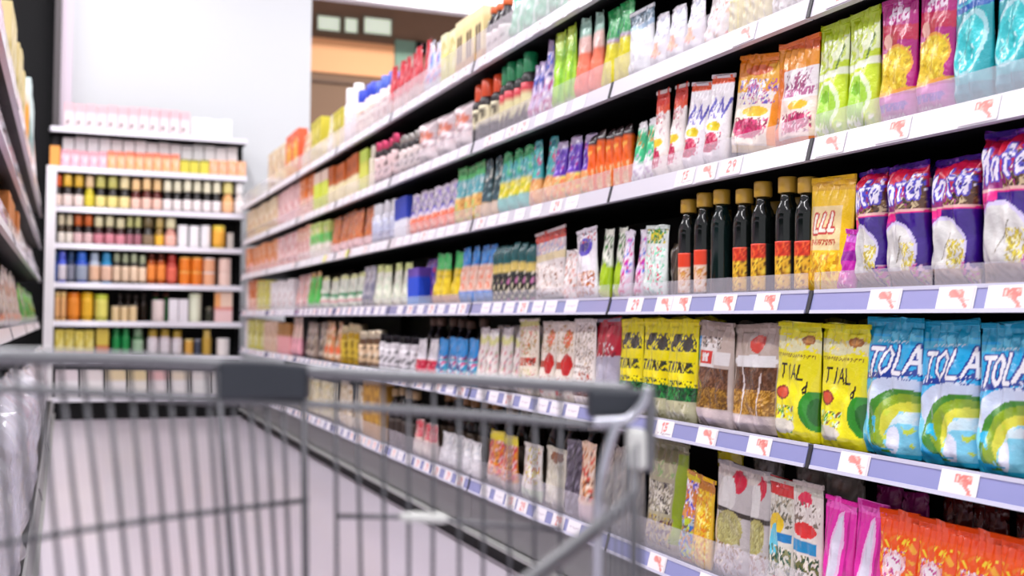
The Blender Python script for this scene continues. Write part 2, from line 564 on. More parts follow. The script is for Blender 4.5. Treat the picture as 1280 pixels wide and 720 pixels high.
def shelving_bay(loc, rz, L, levels, label, group, guards, rails, depth=.5, off=None, top=None, plinth='grey', tickets=None, post=False):
    t = bpy.data.objects.new('shelving_bay', None); COL.objects.link(t)
    t.location = loc; t.rotation_euler = (0, 0, rz)
    tag(t, label, 'shelving', group)
    off = off or [0] * len(levels)
    top = top or levels[0] + .06
    g = .002
    MB().box((depth - .02, g, .0), (depth, L - g, top)).build('back_panel', DARKP, t)
    for y in (.001, L - .031): MB().box((depth - .07, y, 0), (depth - .021, y + .03, top)).build('upright', DARKP, t)
    xb = min(off)
    if post: MB().box((-.03, L - .078, 0), (.010, L + .01, levels[1] + .05)).build('end_post', WHITEP, t, bevel=.004)
    if plinth == 'grey':
        MB().box((xb + .01, g, .095), (xb + .03, L - g, levels[-1])).build('plinth_panel', GREYP, t)
        MB().box((xb - .022, g, .072), (xb + .03, L - g, .088)).build('bump_rail', mat('bump_rail_grey', '#8f908e', .4, bump=(50, .05, .0005)), t, bevel=.003)
        MB().box((xb + .03, g, 0), (depth - .08, L - g, .072)).build('kick_board', DARKP, t)
    else:
        MB().box((xb + .03, g, 0), (depth - .08, L - g, levels[-1])).build('kick_board', DARKP, t)
    R = random.Random(int(L * 1000) + int(loc[1] * 100))
    for i, zb in enumerate(levels):
        x0 = off[i]
        s = MB().box((x0 + .012, g, zb + .008), (depth - .021, L - g, zb + .044)).build('shelf', DARKP, t)
        s['label'] = 'dark shelf board with pale price rail'
        rm = rails[i]
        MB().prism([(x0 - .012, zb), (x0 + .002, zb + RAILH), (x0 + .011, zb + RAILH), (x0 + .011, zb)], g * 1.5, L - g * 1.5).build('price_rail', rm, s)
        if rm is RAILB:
            MB().prism([(x0 - .0150, zb - .001), (x0 - .0128, zb + .007), (x0 - .010, zb + .007), (x0 - .012, zb - .001)], g * 1.5, L - .018).prism([(x0 - .0015, zb + RAILH - .006), (x0 - .0005, zb + RAILH + .002), (x0 + .004, zb + RAILH + .002), (x0 + .003, zb + RAILH - .006)], g * 1.5, L - .018).build('rail_lip_and_highlight', RAILT, s)  # lower strip is the lip, upper one a painted highlight
        MB().prism([(x0 - .0155, zb), (x0 - .0015, zb + RAILH), (x0 + .003, zb + RAILH), (x0 - .011, zb)], L - .016, L - .004).build('rail_joint', JOINT, s)
        gh = guards[i]
        if gh:
            y = .01
            while y < L - .03:
                w = min(R.choice((.30, .36, .45)), L - .01 - y)
                MB().box((x0 + .004, y + .003, zb + RAILH), (x0 + .0065, y + w - .003, zb + RAILH + gh)).build('front_guard', GUARDT if gh > .09 else GUARD, s)
                y += w
        ys = (tickets(i) if tickets else [])
        for (yy, k) in ys:
            if yy is None or not (.06 < yy < L - .06): continue
            tk = obj('price_ticket', TICKET[k % len(TICKET)], s, (x0 - .0128, yy, zb + .003), (-math.atan2(.014, RAILH), 0, -PI / 2))
    return t


ORD = ['first', 'second', 'third', 'fourth', 'fifth', 'sixth', 'seventh', 'eighth', 'ninth', 'tenth', 'eleventh', 'twelfth', 'thirteenth', 'fourteenth', 'fifteenth', 'sixteenth', 'seventeenth', 'eighteenth', 'nineteenth', 'twentieth']
ORD += ['twenty-first', 'twenty-second', 'twenty-third', 'twenty-fourth', 'twenty-fifth', 'twenty-sixth', 'twenty-seventh', 'twenty-eighth', 'twenty-ninth', 'thirtieth', 'thirty-first', 'thirty-second', 'thirty-third', 'thirty-fourth', 'thirty-fifth']
NUM = ['no', 'one', 'two', 'three', 'four', 'five', 'six', 'seven', 'eight', 'nine', 'ten', 'eleven', 'twelve', 'thirteen', 'fourteen', 'fifteen', 'sixteen', 'seventeen', 'eighteen', 'nineteen', 'twenty']

R_WHERE = ['top shelf', 'second shelf down', 'third shelf down', 'fourth shelf down', 'fifth shelf down', 'bottom shelf']
USED = {}


def label_for(i, n, desc, where):
    """desc is singular"""
    if n == 1: s = '%s, %s' % (desc, where)
    elif n == 2: s = '%s of two: %s, %s' % (('left', 'right')[i], desc, where)
    else:
        if i == 0: o = 'leftmost'
        elif i == n - 1: o = 'rightmost'
        elif i < n / 2 + .5: o = ORD[i] + ' from left'
        else: o = ORD[n - 1 - i] + ' from right'
        s = '%s of %s: %s, %s' % (o, NUM[n] if n < len(NUM) else 'the row', desc, where)
    if s in USED: print('DUP LABEL', s)
    USED[s] = 1
    if len(s.split()) > 16: print('LONG', s)
    return s


MC = {}


def make_item(name, kind, w, h, d, design, res, opts):
    """builds one product; returns the root and its parts"""
    if kind in ('pouch', 'pillow', 'stick'):
        nu, nv = {0: (8, 12), 1: (14, 20), 2: (44, 66), 3: (64, 96)}[res]
        key = (kind, id(design), round(w, 3), round(h, 3), opts.get('var', 0), res)
        if key not in MC: MC[key] = pouch_mesh(name, w, h, d, design, nu, nv, {'pouch': 'doy'}.get(kind, kind))
        root = obj(name, MC[key])
        if res >= 2:
            k2 = ('seal', design[0], round(w, 3), res)
            if k2 not in MC:
                mb = MB(); n = 5; sh = .011
                c = Vector(lin(opts.get('seal', design[0])))
                prof = []
                for i in range(n): prof += [(-.0022, i / n * sh), (-.0034, (i + .5) / n * sh)]
                prof += [(-.0022, sh), (.0022, sh)] + [(-x, z) for x, z in reversed(prof)]
                mb.prism(prof, -w / 2 * .985, w / 2 * .985)
                vs = [(y, x, z) for x, y, z in mb.v]
                MC[k2] = mesh('top_seal', vs, mb.f, FILM, np.tile(np.array(lin(opts.get('seal', design[0]))), (len(vs), 1)))
            obj('top_seal', MC[k2], root, (0, 0, h - .010))
        return root
    if kind == 'box':
        nu, nv = {0: (8, 11), 1: (12, 16), 2: (36, 48), 3: (50, 60)}[res]
        key = (kind, id(design), round(w, 3), round(h, 3), res)
        if key not in MC: MC[key] = box_mesh(name, w, h, d, design, nu, nv)
        return obj(name, MC[key])
    # turned containers: design = (body colour, cap colour, label design or None)
    parts = bottle_parts(w, h, design[0], design[1], design[2], kind, 2 if res >= 2 else 1)
    root = bpy.data.objects.new(name, None); COL.objects.link(root)
    for pn, me, lb in parts: obj(pn, me, root)
    return root


KINDCAT = dict(pouch='pouch', pillow='bag', stick='sachet', box='carton', sauce='bottle', tall='bottle', shaker='bottle', condiment='bottle', jar='jar', can='tub')
COUNT = [0]


def place(side, a0, a1, n, zbase, h, name, kind, design, desc, where, group, d, res, opts):
    """a0..a1 along the shelf (left to right as seen from the aisle)"""
    R = random.Random(hash_name(desc + where))
    step = (a1 - a0) / n
    w = abs(step) * opts.get('fill', 1.01 if res == 3 else .95 if res >= 2 else .91)
    if kind in ('sauce', 'tall', 'shaker', 'jar', 'can', 'condiment'):
        w = min(w, opts.get('wmax', .09)); d = w
    rows = opts.get('rows', 1)
    if side != 'L' or True:
        lv = {'R': RZ, 'L': LZ, 'B': BZ}[side]
        up = [z for z in lv if z > zbase + .02]
        if up: h = min(h, (min(up) - zbase - .008) / (opts.get('bscale', 1.02) if rows > 1 else 1) - abs(opts.get('roll', 0)) * w / 2 - .002)
    for rw in range(rows):
        for i in range(n):
            c = a0 + step * (i + .5)
            hh = h
            hs = 1 - R.uniform(0, .07) if n > 2 and res < 2 else 1
            root = make_item(name, kind, w, hh, d, design, res if rw == 0 else min(res, 1), opts)
            COUNT[0] += 1
            back = rw * (d + .03) + R.uniform(0, .006 if res >= 2 else .022) + opts.get('back', 0)
            x0 = (.014 if w < .2 else .022) + opts.get('inset', 0)
            ln = opts.get('lean', 0) + R.uniform(-.02, .02) * (kind in ('pouch', 'pillow'))
            rl = opts.get('roll', 0) + R.uniform(-.025, .025) * (kind in ('pouch', 'pillow'))
            ym = min(.08, .010 / w)
            yw = opts.get('yaw', 0) + (R.uniform(-ym, ym) if kind in ('pouch', 'pillow') else 0)
            dd = x0 + d / 2 + back
            lift = abs(math.sin(rl)) * w / 2
            if side == 'R': loc = (XR + dd, c, zbase + lift); rz = -PI / 2
            elif side == 'L': loc = (XL - dd + opts.get('offx', 0), c, zbase + lift); rz = PI / 2
            else: loc = (c, YB + dd, zbase + lift); rz = 0
            root.location = loc
            root.rotation_euler = (-ln, rl, rz + yw)
            root.scale = (1, 1, hs)
            if rw: root.scale = (1, 1, opts.get('bscale', 1.02))
            ds = desc if rw == 0 else 'rear ' + desc
            if n > 1:
                tag(root, label_for(i, n, ds, where), KINDCAT[kind], group or (desc + ', ' + where))
            else:
                tag(root, label_for(0, 1, ds, where), KINDCAT[kind])


def R_(s, p0, p1, n, ytop, name, kind, design, desc, d=.07, **o):
    """a run of goods on long shelf s (0 top .. 5 bottom) between picture columns, tops at row ytop"""
    XF = XR + .02
    p0 = max(p0, 307)
    m = (p0 + p1) / 2
    zb = RZ[s] + BASEUP
    y0 = at_x(p0, ytop, XF).y; y1 = at_x(p1, ytop, XF).y
    h = at_x(m, ytop, XF).z - zb
    h = max(.04, min(h, o.get('hmax', .36)))
    ppi = (p1 - p0) / n
    res = o.get('res', 3 if ppi > 55 else 2 if ppi > 24 else 1 if ppi > 8 else 0)
    place('R', y0, y1, n, zb, h, name, kind, design, desc, R_WHERE[s] + ' of long shelving' if len(desc.split()) <= 5 else R_WHERE[s], None, d, res, o)


B_WHERE = ['uppermost end shelf', 'second end shelf down', 'third end shelf down', 'fourth end shelf down', 'fifth end shelf down', 'sixth end shelf down', 'seventh end shelf down', 'lowest end shelf']


def B_(s, p0, p1, n, ytop, name, kind, design, desc, d=.07, **o):
    YF = YB + .02
    if s >= 2: p0 = max(p0, 68.5)
    zb = BZ[s] + BASEUP
    x0 = at_y(p0, ytop, YF).x; x1 = at_y(p1, ytop, YF).x
    h = max(.04, at_y((p0 + p1) / 2, ytop, YF).z - zb)
    o.setdefault('wmax', .12)
    place('B', x0, x1, n, zb, h, name, kind, design, desc, B_WHERE[s], None, d, o.get('res', 0), o)


L_WHERE = ['top shelf opposite', 'second shelf opposite', 'third shelf opposite', 'fourth shelf opposite', 'bottom shelf opposite']


def L_(s, y0, y1, n, h, name, kind, design, desc, d=.09, **o):
    """goods on the shelving opposite, y0 (near) to y1 (far)"""
    place('L', y0, y1, n, LZ[s] + BASEUP, h, name, kind, design, desc, L_WHERE[s], None, d, o.get('res', 0), o)


def build_shelving():
    ticket_meshes()
    xs = [0.85, 2.154, 3.18, 4.48, 5.78, 7.08, 8.38, 9.68, 11.2]
    rails = [RAILW, RAILW, RAILW, RAILB, RAILB, RAILB]  # upper three white: glare on the lavender plastic put into the colour
    names = ['nearest', 'second nearest', 'third nearest', 'fourth nearest', 'fifth nearest', 'third farthest', 'second farthest', 'farthest']
    exp = {3: [(829, 0), (850, 1), (905, 1), (957, 1), (1104, 0), (1193, 0), (1257, 1), (792, 2)],
           4: [(830, 3), (883, 0), (948, 1), (1066, 0), (1196, 1)],
           5: [(822, 0), (886, 1)],
           2: [(1037, 0), (1115, 1), (1222, 1), (882, 0), (912, 2), (855, 3), (405, 5), (434, 5)],
           1: [(928, 0), (1050, 2)]}
    for i in range(8):
        y0, y1 = xs[i], xs[i + 1]

        def tk(s, y0=y0, y1=y1, i=i):
            out = []
            for px, k in exp.get(s, []):
                yy = at_x(px, 391, XR - .01).y if s != 2 else at_x(px, 180 if px > 600 else 320, XR - .01).y
                if y0 < yy < y1: out.append((yy - y0, k))
            if i >= 2 or (s in (4, 5) and i >= 1 and False):
                R = random.Random(i * 10 + s)
                y = .1
                while y < y1 - y0 - .1:
                    if y0 + y > 3.3: out.append((y, R.choice((4, 4, 4, 4, 2) if s < 4 else (4, 4, 2, 3))))
                    y += R.uniform(.115, .18)
            return out
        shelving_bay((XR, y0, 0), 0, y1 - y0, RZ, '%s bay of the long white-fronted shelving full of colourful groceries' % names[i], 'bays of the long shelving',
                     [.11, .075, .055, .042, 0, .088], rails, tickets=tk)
    ls = [1.75, 3.4, 5.3, 7.2, 9.1, 11.0]
    for i in range(5):
        shelving_bay((XL, ls[i + 1], 0), PI, ls[i + 1] - ls[i], LZ, '%s bay of shelving on the opposite side of the aisle' % ['nearest', 'second nearest', 'middle', 'second farthest', 'farthest'][i],
                     'bays opposite the long shelving', [.10, .06, .06, .05, 0], [RAILW] * 4 + [GREYP], off=[0, 0, 0, 0, -.13], depth=.45)
    x1 = at_y(309, 226, YB).x; x0 = at_y(56, 380, YB).x
    shelving_bay((x1, YB, 0), PI / 2, x1 - x0, BZ, 'white-fronted shelving across the far end of the aisle', None, [0] * 8, [RAILW] * 8, depth=.42, plinth='black', top=BZ[0] + .06, post=True)

# ------------------------------------------------------------------ printed designs: (base colour, marks)
def soft(base, top, cols, dens=.5, cell=.05, label=None, top_v=.8):
    ops = [('b', top_v, 1.1, top)]
    ops.append(('n', .08, .92, .08, top_v - .05, cols, dens, cell))
    if label: ops.append(('r', .15, .85, .45, .7, label))
    return (base, ops)


BLUE_SNACK = ('#1fb4ec', [
    ('b', .88, 1.1, '#1c9fc4'), ('d', .80, .84, .86, .87, '#54c8e8'), ('n', .2, .9, .82, .90, ['#6ad0ec', '#1c9fc4'], .4, .03),
    ('e', .78, .36, .66, .22, '#ccd8ee', -.15), ('e', .86, .24, .60, .255, '#3f8426', -.2), ('e', .89, .235, .50, .225, '#86a41e', -.2), ('e', .93, .22, .40, .185, '#d3d23e', -.2), ('e', .95, .19, .29, .15, '#cfe4ea', -.2), ('e', .86, .13, .26, .13, '#7fd0e8', -.1),
    ('n', .55, 1, .06, .34, ['#c9d83a', '#dfe8e8', '#8ed3ea'], .16, .03), ('e', .72, .13, .09, .10, '#e2e4f2'),
    ('e', .16, .20, .12, .12, '#7fd6f0'), ('d', .03, .07, .10, .05, '#1ba6d2'), ('b', -.1, .035, '#25b2da'), ('n', 0, .5, .06, .3, ['#6fd2ee', '#1fb0da'], .25, .06),
    ('d', .535, .60, .585, .64, '#20409c'), ('n', .1, .95, .56, .62, ['#20409c', '#dfe8f8'], .3, .012),
    ('t', 'TOLA', .57, .70, .19, .0125, '#fbfbff', .35, '#1b3f9e', .06),
    ('g', .25, .8, .83, .02, '#d9eef8')])
YGREEN = ('#efe41a', [
    ('b', .93, 1.1, '#d9d614'),
    ('w', .76, .87, '#e2dfb2', .012, 1.5), ('n', .05, .95, .74, .90, ['#efe41a', '#d5cf9a', '#e9d06e'], .3, .02),
    ('e', .74, .86, .14, .04, '#a5652a'), ('e', .74, .86, .09, .025, '#c98c4a'),
    ('g', .06, .92, .72, .022, '#7a5a1c'),
    ('t', 'TIAL', .48, .585, .115, .0095, '#2b2410', .1), ('e', .30, .40, .17, .06, '#8d3020'), ('e', .30, .40, .13, .045, '#d1492a'),
    ('t', 'd', .80, .46, .09, .010, '#2b2410', .1), ('t', 'a', .80, .37, .05, .008, '#2b2410', .1),
    ('e', .96, .27, .22, .17, '#2c8d22', .3), ('e', 1.0, .26, .13, .12, '#176318', .3),
    ('n', .05, .6, .07, .30, ['#3f8f2a', '#d5d05a', '#c9e3c0', '#8a5a30'], .6, .02),
    ('e', .35, .12, .3, .06, '#d8d2c4')])
YBLACK = ('#f5e600', [
    ('n', .04, .96, .68, .86, ['#33352c', '#4a4c3c', '#233b2c'], .48, .028), ('e', .3, .80, .11, .075, '#3a3b33'), ('e', .72, .75, .13, .07, '#3a3b33'),
    ('b', .86, 1.1, '#f7ea10'), ('b', .60, .68, '#f5e600'),
    ('t', 'TATA', .36, .53, .09, .011, '#2e3a22', .05), ('n', .5, .95, .47, .58, ['#2e3a22', '#46421c'], .6, .02), ('b', .40, .46, '#f2df08'),
    ('n', 0, 1, .34, .40, ['#2a2a12', '#f5e600', '#1f5a2a'], .7, .018),
    ('b', .20, .34, '#16602c'), ('n', 0, 1, .20, .34, ['#0e3d1a', '#2b8a3e', '#0e3d1a'], .5, .02),
    ('b', -.1, .20, '#b9b692'), ('n', .1, .9, .03, .18, ['#9f9c74', '#cfccae'], .4, .03)])
GRAIN = ('#c3b2a6', [
    ('b', .84, 1.1, '#b7a598'), ('n', 0, 1, .6, .98, ['#cbbcb1', '#b6a497'], .3, .06),
    ('r', .12, .92, .60, .71, '#ecebea'), ('e', .5, .66, .46, .06, '#f0efee'), ('e', .56, .82, .13, .085, '#d9493a'), ('e', .56, .86, .08, .03, '#ee7a6a'),
    ('r', .08, .94, .38, .61, '#5e3a22'), ('n', .08, .94, .36, .61, ['#6f4a30', '#4c2e1a', '#7c5538'], .6, .018),
    ('r', .06, .95, .17, .38, '#9b6c1a'), ('n', .06, .95, .17, .40, ['#b8862a', '#7d5413', '#c99a45', '#8a5c14'], .8, .013),
    ('b', -.1, .16, '#cfbebf'), ('s', [(.3, .6), (.36, .3), (.33, .05)], .011, '#e3d9d6'), ('s', [(.72, .55), (.68, .3), (.74, .1)], .009, '#d9cbc6')])
GRAINL = ('#c3b2a6', [
    ('b', .84, 1.1, '#b7a598'), ('r', .05, .62, .56, .80, '#ece6e2'), ('r', .15, .5, .60, .72, '#d8392e'), ('t', 'WW', .33, .66, .07, .009, '#f7ece8', .1),
    ('n', .05, .75, .76, .86, ['#3c3836', '#ece6e2', '#b9a89c'], .6, .018), ('r', .0, .14, .62, .86, '#3d9bd8'), ('r', .62, .95, .60, .72, '#e6e2df'),
    ('r', .08, .94, .36, .57, '#5a3720'), ('n', .08, .94, .34, .57, ['#6f4a30', '#47290f', '#7c5538'], .6, .018),
    ('r', .06, .95, .18, .36, '#86601e'), ('n', .06, .95, .18, .38, ['#a67a2a', '#6e4a13', '#5e3c14'], .8, .013), ('b', -.1, .17, '#cbbaba')])
REDGREY = ('#a9a5b6', [('b', .58, 1.1, '#b3102c'), ('n', .1, .9, .56, .74, ['#e9dfe0', '#7e0d20', '#b3102c'], .35, .022), ('e', .6, .86, .16, .05, '#df5560', .6), ('b', .12, .22, '#3a3340'),
                       ('n', 0, 1, .1, .22, ['#1f1b22', '#cfc8d4', '#6b6472'], .6, .02), ('e', .3, .4, .2, .1, '#b9b6c6')])
CREAMRED = ('#ece0cc', [('b', .9, 1.1, '#d6d27a'), ('n', .05, .95, .52, .9, ['#b88a44', '#e8e0d2', '#c9503a', '#8a8a3a', '#f3ead8'], .5, .02),
                        ('n', .05, .95, .38, .5, ['#b23424', '#7c2a1c', '#d84432'], .75, .02), ('n', .05, .95, .05, .34, ['#e9c9b8', '#f5eee6', '#cf6a58', '#b9c04a'], .35, .02)])
CREAMRED2 = ('#efe4d6', [('e', .7, .78, .2, .12, '#e55a30'), ('n', .05, .95, .6, .95, ['#c99a5a', '#efe6d8', '#a88a5a'], .45, .02), ('e', .72, .46, .24, .14, '#c81e1e'),
                         ('r', .0, .5, .4, .5, '#b24a34'), ('n', .05, .95, .05, .32, ['#ecd3c6', '#d98a7a', '#f6efe8'], .4, .02), ('e', .4, .12, .13, .05, '#d23a3a')])
LACE = ('#efe6de', [('n', .05, .95, .35, .95, ['#9c8a72', '#f6efe6', '#c9b49a', '#7c6a5a'], .42, .018), ('b', .12, .26, '#6d3a26'), ('r', .1, .7, .38, .5, '#f4efe9'), ('g', .12, .9, .44, .03, '#8a6a5a'), ('n', .4, .95, .15, .4, ['#e2b0a0', '#b93a2c'], .3, .02)])
FLORAL = ('#f0e9e2', [('b', .86, 1.1, '#f4f2ee'), ('w', .74, .86, '#dede96', .02, 1), ('n', .05, .95, .08, .74, ['#e8b4b8', '#b8c49a', '#d87a88', '#f4ede8', '#9a8a96'], .3, .022)])
BLUEBOXY = ('#2c9ae0', [('b', -.1, .6, '#3aa6cf'), ('n', .05, .95, .1, .62, ['#d02d78', '#204a9a', '#3fc3c0', '#e8e0ec', '#7a2060'], .6, .04), ('b', .62, 1.1, '#1f90dd')])
WHITERED = ('#ece9ee', [('b', -.1, .5, '#cf2748'), ('n', .1, .9, .1, .5, ['#a01830', '#e87a8a'], .4, .05), ('n', .1, .9, .55, .9, ['#b7b4c4', '#f6f4f8'], .4, .05)])
PURPLE = ('#3a1184', [
    ('b', .94, 1.1, '#6c1c9c'), ('r', 0, 1, .62, .94, '#8d1a70'), ('d', .66, .80, .94, .97, '#c01642'), ('r', .74, 1.0, .62, .86, '#5a341e'), ('n', .5, 1, .62, .72, ['#c9b48a', '#8a6a3a', '#2a1a12', '#5a341e'], .7, .016),
    ('r', .36, .60, .74, .92, '#d81c3c'),
    ('t', 'Mata', .47, .80, .20, .012, '#f4eefc', .45, '#5546c4', .08), ('s', [(.08, .64), (.16, .86)], .009, '#f2f0fb'), ('n', .6, 1, .74, .90, ['#f4f0fc', '#4a4ad8', '#2c2a9c'], .35, .016),
    ('d', .60, .61, .62, .63, '#e8b8b0'), ('d', .50, .60, .60, .615, '#e81c84'), ('d', .47, .40, .52, .60, '#a91a92'), ('r', .42, 1.1, .40, .60, '#36107e'),
    ('e', .46, .31, .44, .235, '#cfc6e8'), ('e', .46, .30, .41, .22, '#dcdad6'), ('e', .36, .33, .22, .13, '#cfcdca'), ('r', 0, 1, -.1, .12, '#36107e'),
    ('s', [(.62, .42), (.44, .22)], .005, '#8a8478'), ('n', .56, .86, .15, .37, ['#e3d24e', '#c8b23a', '#f2eec0', '#b8a860'], .7, .014),
    ('b', .02, .15, '#b79a80'), ('n', 0, 1, .04, .14, ['#c8ae94', '#9c8068'], .4, .03), ('n', .78, 1, 0, .2, ['#c84a9a', '#5a2a7a', '#d8b0c8'], .6, .02), ('b', -.1, .02, '#6c4a60')])
MAGLEAN = ('#c01aa4', [('b', .80, 1.1, '#d26ad0'), ('d', .45, .52, .6, .7, '#8a1290'), ('n', .1, .9, .05, .3, ['#e85ac0', '#e03a8a', '#f0b0dc'], .5, .03)])
YELLOWP = ('#f0c31c', [('b', .88, 1.1, '#dba81c'), ('r', .06, .80, .36, .74, '#ecd39a'), ('t', 'LLL', .42, .60, .14, .016, '#f4ead8', .3, '#c23a34', .05), ('g', .12, .72, .43, .04, '#b8482c'),
                       ('n', .1, .8, .06, .34, ['#e8a80c', '#f8e04a', '#c98a10'], .6, .022)])
# third shelf
MAGBOWL = ('#b3147c', [
    ('n', .22, .62, .80, .98, ['#f2d6ea', '#c86ab4', '#b3147c'], .5, .02), ('t', 'tta', .5, .86, .11, .013, '#f4e2f0', .3), ('d', .70, .62, .82, .74, '#c41f4a'), ('r', .1, .55, .62, .72, '#bb2a38'),
    ('e', .26, .66, .12, .07, '#f0b8a8', .6), ('e', .5, .45, .44, .17, '#e8a03c'), ('e', .5, .45, .40, .15, '#e2c31c'), ('r', .12, .86, .24, .45, '#dcba1c'), ('n', .1, .9, .24, .58, ['#b89410', '#f0dc4c', '#cfae18'], .35, .016),
    ('d', .22, .24, .25, .27, '#e8a03c'), ('b', -.1, .215, '#c04aa4'), ('g', .14, .88, .13, .055, '#7a3aa8'), ('g', .2, .8, .05, .02, '#e8c0dc')])
TEAL = ('#28a7b0', [
    ('b', .93, 1.1, '#3bd0d6'), ('b', .76, .93, '#4fc8d8'), ('t', 'WMa', .48, .86, .13, .013, '#f6fbfc', .3, '#3f8fc8'), ('e', .42, .93, .13, .03, '#e8705c'), ('n', .6, .95, .78, .92, ['#e04a50', '#f4fafc'], .25, .02),
    ('d', .70, .72, .745, .775, '#1560b8'), ('e', .5, .46, .42, .25, '#a9dde2', -.25), ('e', .49, .455, .36, .21, '#2fc4c8', -.25), ('e', .44, .43, .24, .14, '#26b3b8', -.25), ('s', [(.3, .33), (.62, .55)], .008, '#1c8c96'),
    ('n', .1, .9, .24, .68, ['#bfe9ea', '#35cfd0'], .10, .02), ('b', -.1, .16, '#2c8896')])
LIME = ('#c3dc18', [
    ('b', .88, 1.1, '#b4cc14'), ('d', .58, .66, .78, .88, '#e3efb8'), ('n', .08, .92, .60, .86, ['#eef5cf', '#cfe25a', '#b9d428'], .5, .028), ('s', [(.86, .78), (.72, .58), (.66, .52)], .012, '#5a7a14'),
    ('d', .50, .54, .56, .60, '#eef4d8'), ('e', .45, .28, .44, .22, '#dff0c0'), ('e', .44, .28, .36, .185, '#a4d63c'), ('e', .46, .36, .2, .05, '#7fc01e'),
    ('n', .05, .95, .02, .14, ['#dfeaa8', '#9fc43a', '#f0f4dc'], .6, .022)])
ORANGEP = ('#f0780e', [
    ('b', .88, 1.1, '#d85a08'), ('d', .78, .66, .98, .86, '#f39a1c'), ('r', .24, 1.1, .44, .72, '#f6eef0'), ('t', 'ta', .66, .62, .13, .016, '#a84a78', .4), ('g', .3, .95, .50, .06, '#b86a94'), ('n', .3, 1, .5, .70, ['#d9b8cc', '#8a3a6a'], .2, .02),
    ('r', .24, 1.1, .08, .44, '#f3dccf'), ('e', .66, .38, .20, .045, '#f2b80e'), ('e', .62, .22, .3, .09, '#c02a64'), ('n', .3, .95, .12, .32, ['#d9487c', '#8a1a4a', '#f0c0cc'], .5, .02), ('e', .1, .24, .12, .07, '#7a2a10')])
ORANGEY = ('#f4941c', [
    ('b', .86, 1.1, '#f08a14'), ('d', .5, .7, .74, .96, '#f6b42a'), ('e', .46, .84, .28, .05, '#e0622a'), ('r', .0, .86, -.1, .62, '#f7ecd8'), ('t', 'Wa', .44, .66, .13, .016, '#b83a8a', .3, '#f8eef4'), ('n', .1, .9, .5, .74, ['#6a58c0', '#f8f0f8', '#c85aa0'], .42, .022),
    ('e', .55, .42, .27, .055, '#eec41c'), ('e', .45, .25, .36, .10, '#c81e60'), ('n', .1, .85, .14, .36, ['#8c1244', '#e04a84'], .35, .02), ('b', -.1, .08, '#f4d9a0')])
REDWHITE = ('#f5ece6', [
    ('b', .80, 1.1, '#d42c10'), ('w', .74, .82, '#e04818', .02, 2), ('t', 'tt', .5, .68, .10, .014, '#c84a5a', .3), ('n', .1, .9, .46, .74, ['#d8b8c0', '#c8a8a0', '#f8f4f0'], .35, .024), ('e', .5, .40, .30, .055, '#e6c21c'),
    ('e', .45, .22, .36, .11, '#b81848'), ('n', .1, .85, .12, .34, ['#d8486a', '#f0d0d4'], .35, .022)])
VIOLETW = ('#f6f1f4', [
    ('t', 'NN', .55, .62, .20, .016, '#5a56b8', .5), ('n', .3, .8, .5, .75, ['#8a86d0', '#f8f4f8'], .3, .02), ('e', .5, .42, .30, .055, '#e6cc1c'), ('e', .45, .24, .36, .11, '#c01a4c'), ('n', .1, .85, .14, .36, ['#e0587a', '#8c1040'], .35, .022), ('b', .9, 1.1, '#ef5a22')])
PALEP = ('#ece4de', [('n', .05, .95, .1, .95, ['#d8b0a4', '#f8f2ee', '#c87a6c', '#e2cfa8'], .35, .03), ('b', .85, 1.1, '#dcd8dc')])
GREENW = ('#efeef0', [('d', .5, .3, .9, .8, '#2cc080'), ('n', .1, .9, .6, .9, ['#e8963a', '#2cc080'], .3, .04), ('n', .1, .9, .05, .5, ['#c0a4c8', '#f4f0f4'], .4, .04)])
ORSTICK = ('#f07214', [('b', .84, 1.1, '#2c1c1c'), ('b', .45, .84, '#f3640c'), ('n', .1, .9, .1, .45, ['#d8a060', '#8a5a2c', '#f0c890'], .6, .05), ('e', .5, .7, .3, .05, '#f8b43c')])
VIOLET = ('#5a24b4', [('b', .9, 1.1, '#a79ab8'), ('b', -.1, .42, '#e9a050'), ('n', .05, .95, .05, .42, ['#f0dc50', '#e8603c', '#cfc080', '#e88a50'], .55, .035), ('n', .1, .9, .5, .9, ['#7a4ad0', '#c8b0f0', '#3a1c9c', '#c02a90'], .3, .035)])
TEALYEL = ('#4ab4b8', [('b', .85, 1.1, '#45c078'), ('b', .3, .52, '#e2d420'), ('n', .05, .95, .3, .54, ['#e8e04a', '#a8b020', '#f0ec9a'], .5, .04), ('n', .05, .95, .55, .9, ['#2c9aa0', '#bfe4e4', '#2c6a84', '#44c084'], .5, .04), ('b', -.1, .28, '#38b0a8')])
TEALOR = ('#5fb8c0', [('b', .8, 1.1, '#52c06a'), ('b', -.1, .5, '#dca85a'), ('n', .05, .95, .05, .5, ['#c8b84a', '#e8c890', '#b0742c', '#b8c86a'], .5, .045), ('n', .05, .95, .52, .8, ['#4aa0b4', '#d0ecec'], .4, .04)])
DKTEAL = ('#244c54', [('n', .05, .95, .4, .95, ['#8ab0b4', '#1c343c', '#d0d4c8'], .4, .05), ('b', -.1, .3, '#d8b890')])
PURPOR = ('#e4dcec', [('b', -.1, .42, '#e86a44'), ('n', .05, .95, .05, .42, ['#f0a890', '#e85a2c', '#f4d8cc'], .5, .05), ('n', .05, .95, .5, .95, ['#5a4ac0', '#f4f0f8', '#2c2450', '#8a6ad0'], .5, .05)])
WHITEBL = ('#dfe3f0', [('n', .05, .95, .2, .95, ['#7a86c8', '#f4f6fc', '#3a4a94', '#b8c0d8'], .45, .05)])
ORBROWN = ('#c8642c', [('b', -.1, .3, '#eec0c0'), ('n', .05, .95, .3, .95, ['#a8481c', '#e08a44', '#d8702c'], .5, .06)])
GREENCR = ('#efe2d8', [('b', .4, .7, '#6cc868'), ('b', .7, 1.1, '#c8d87a')])
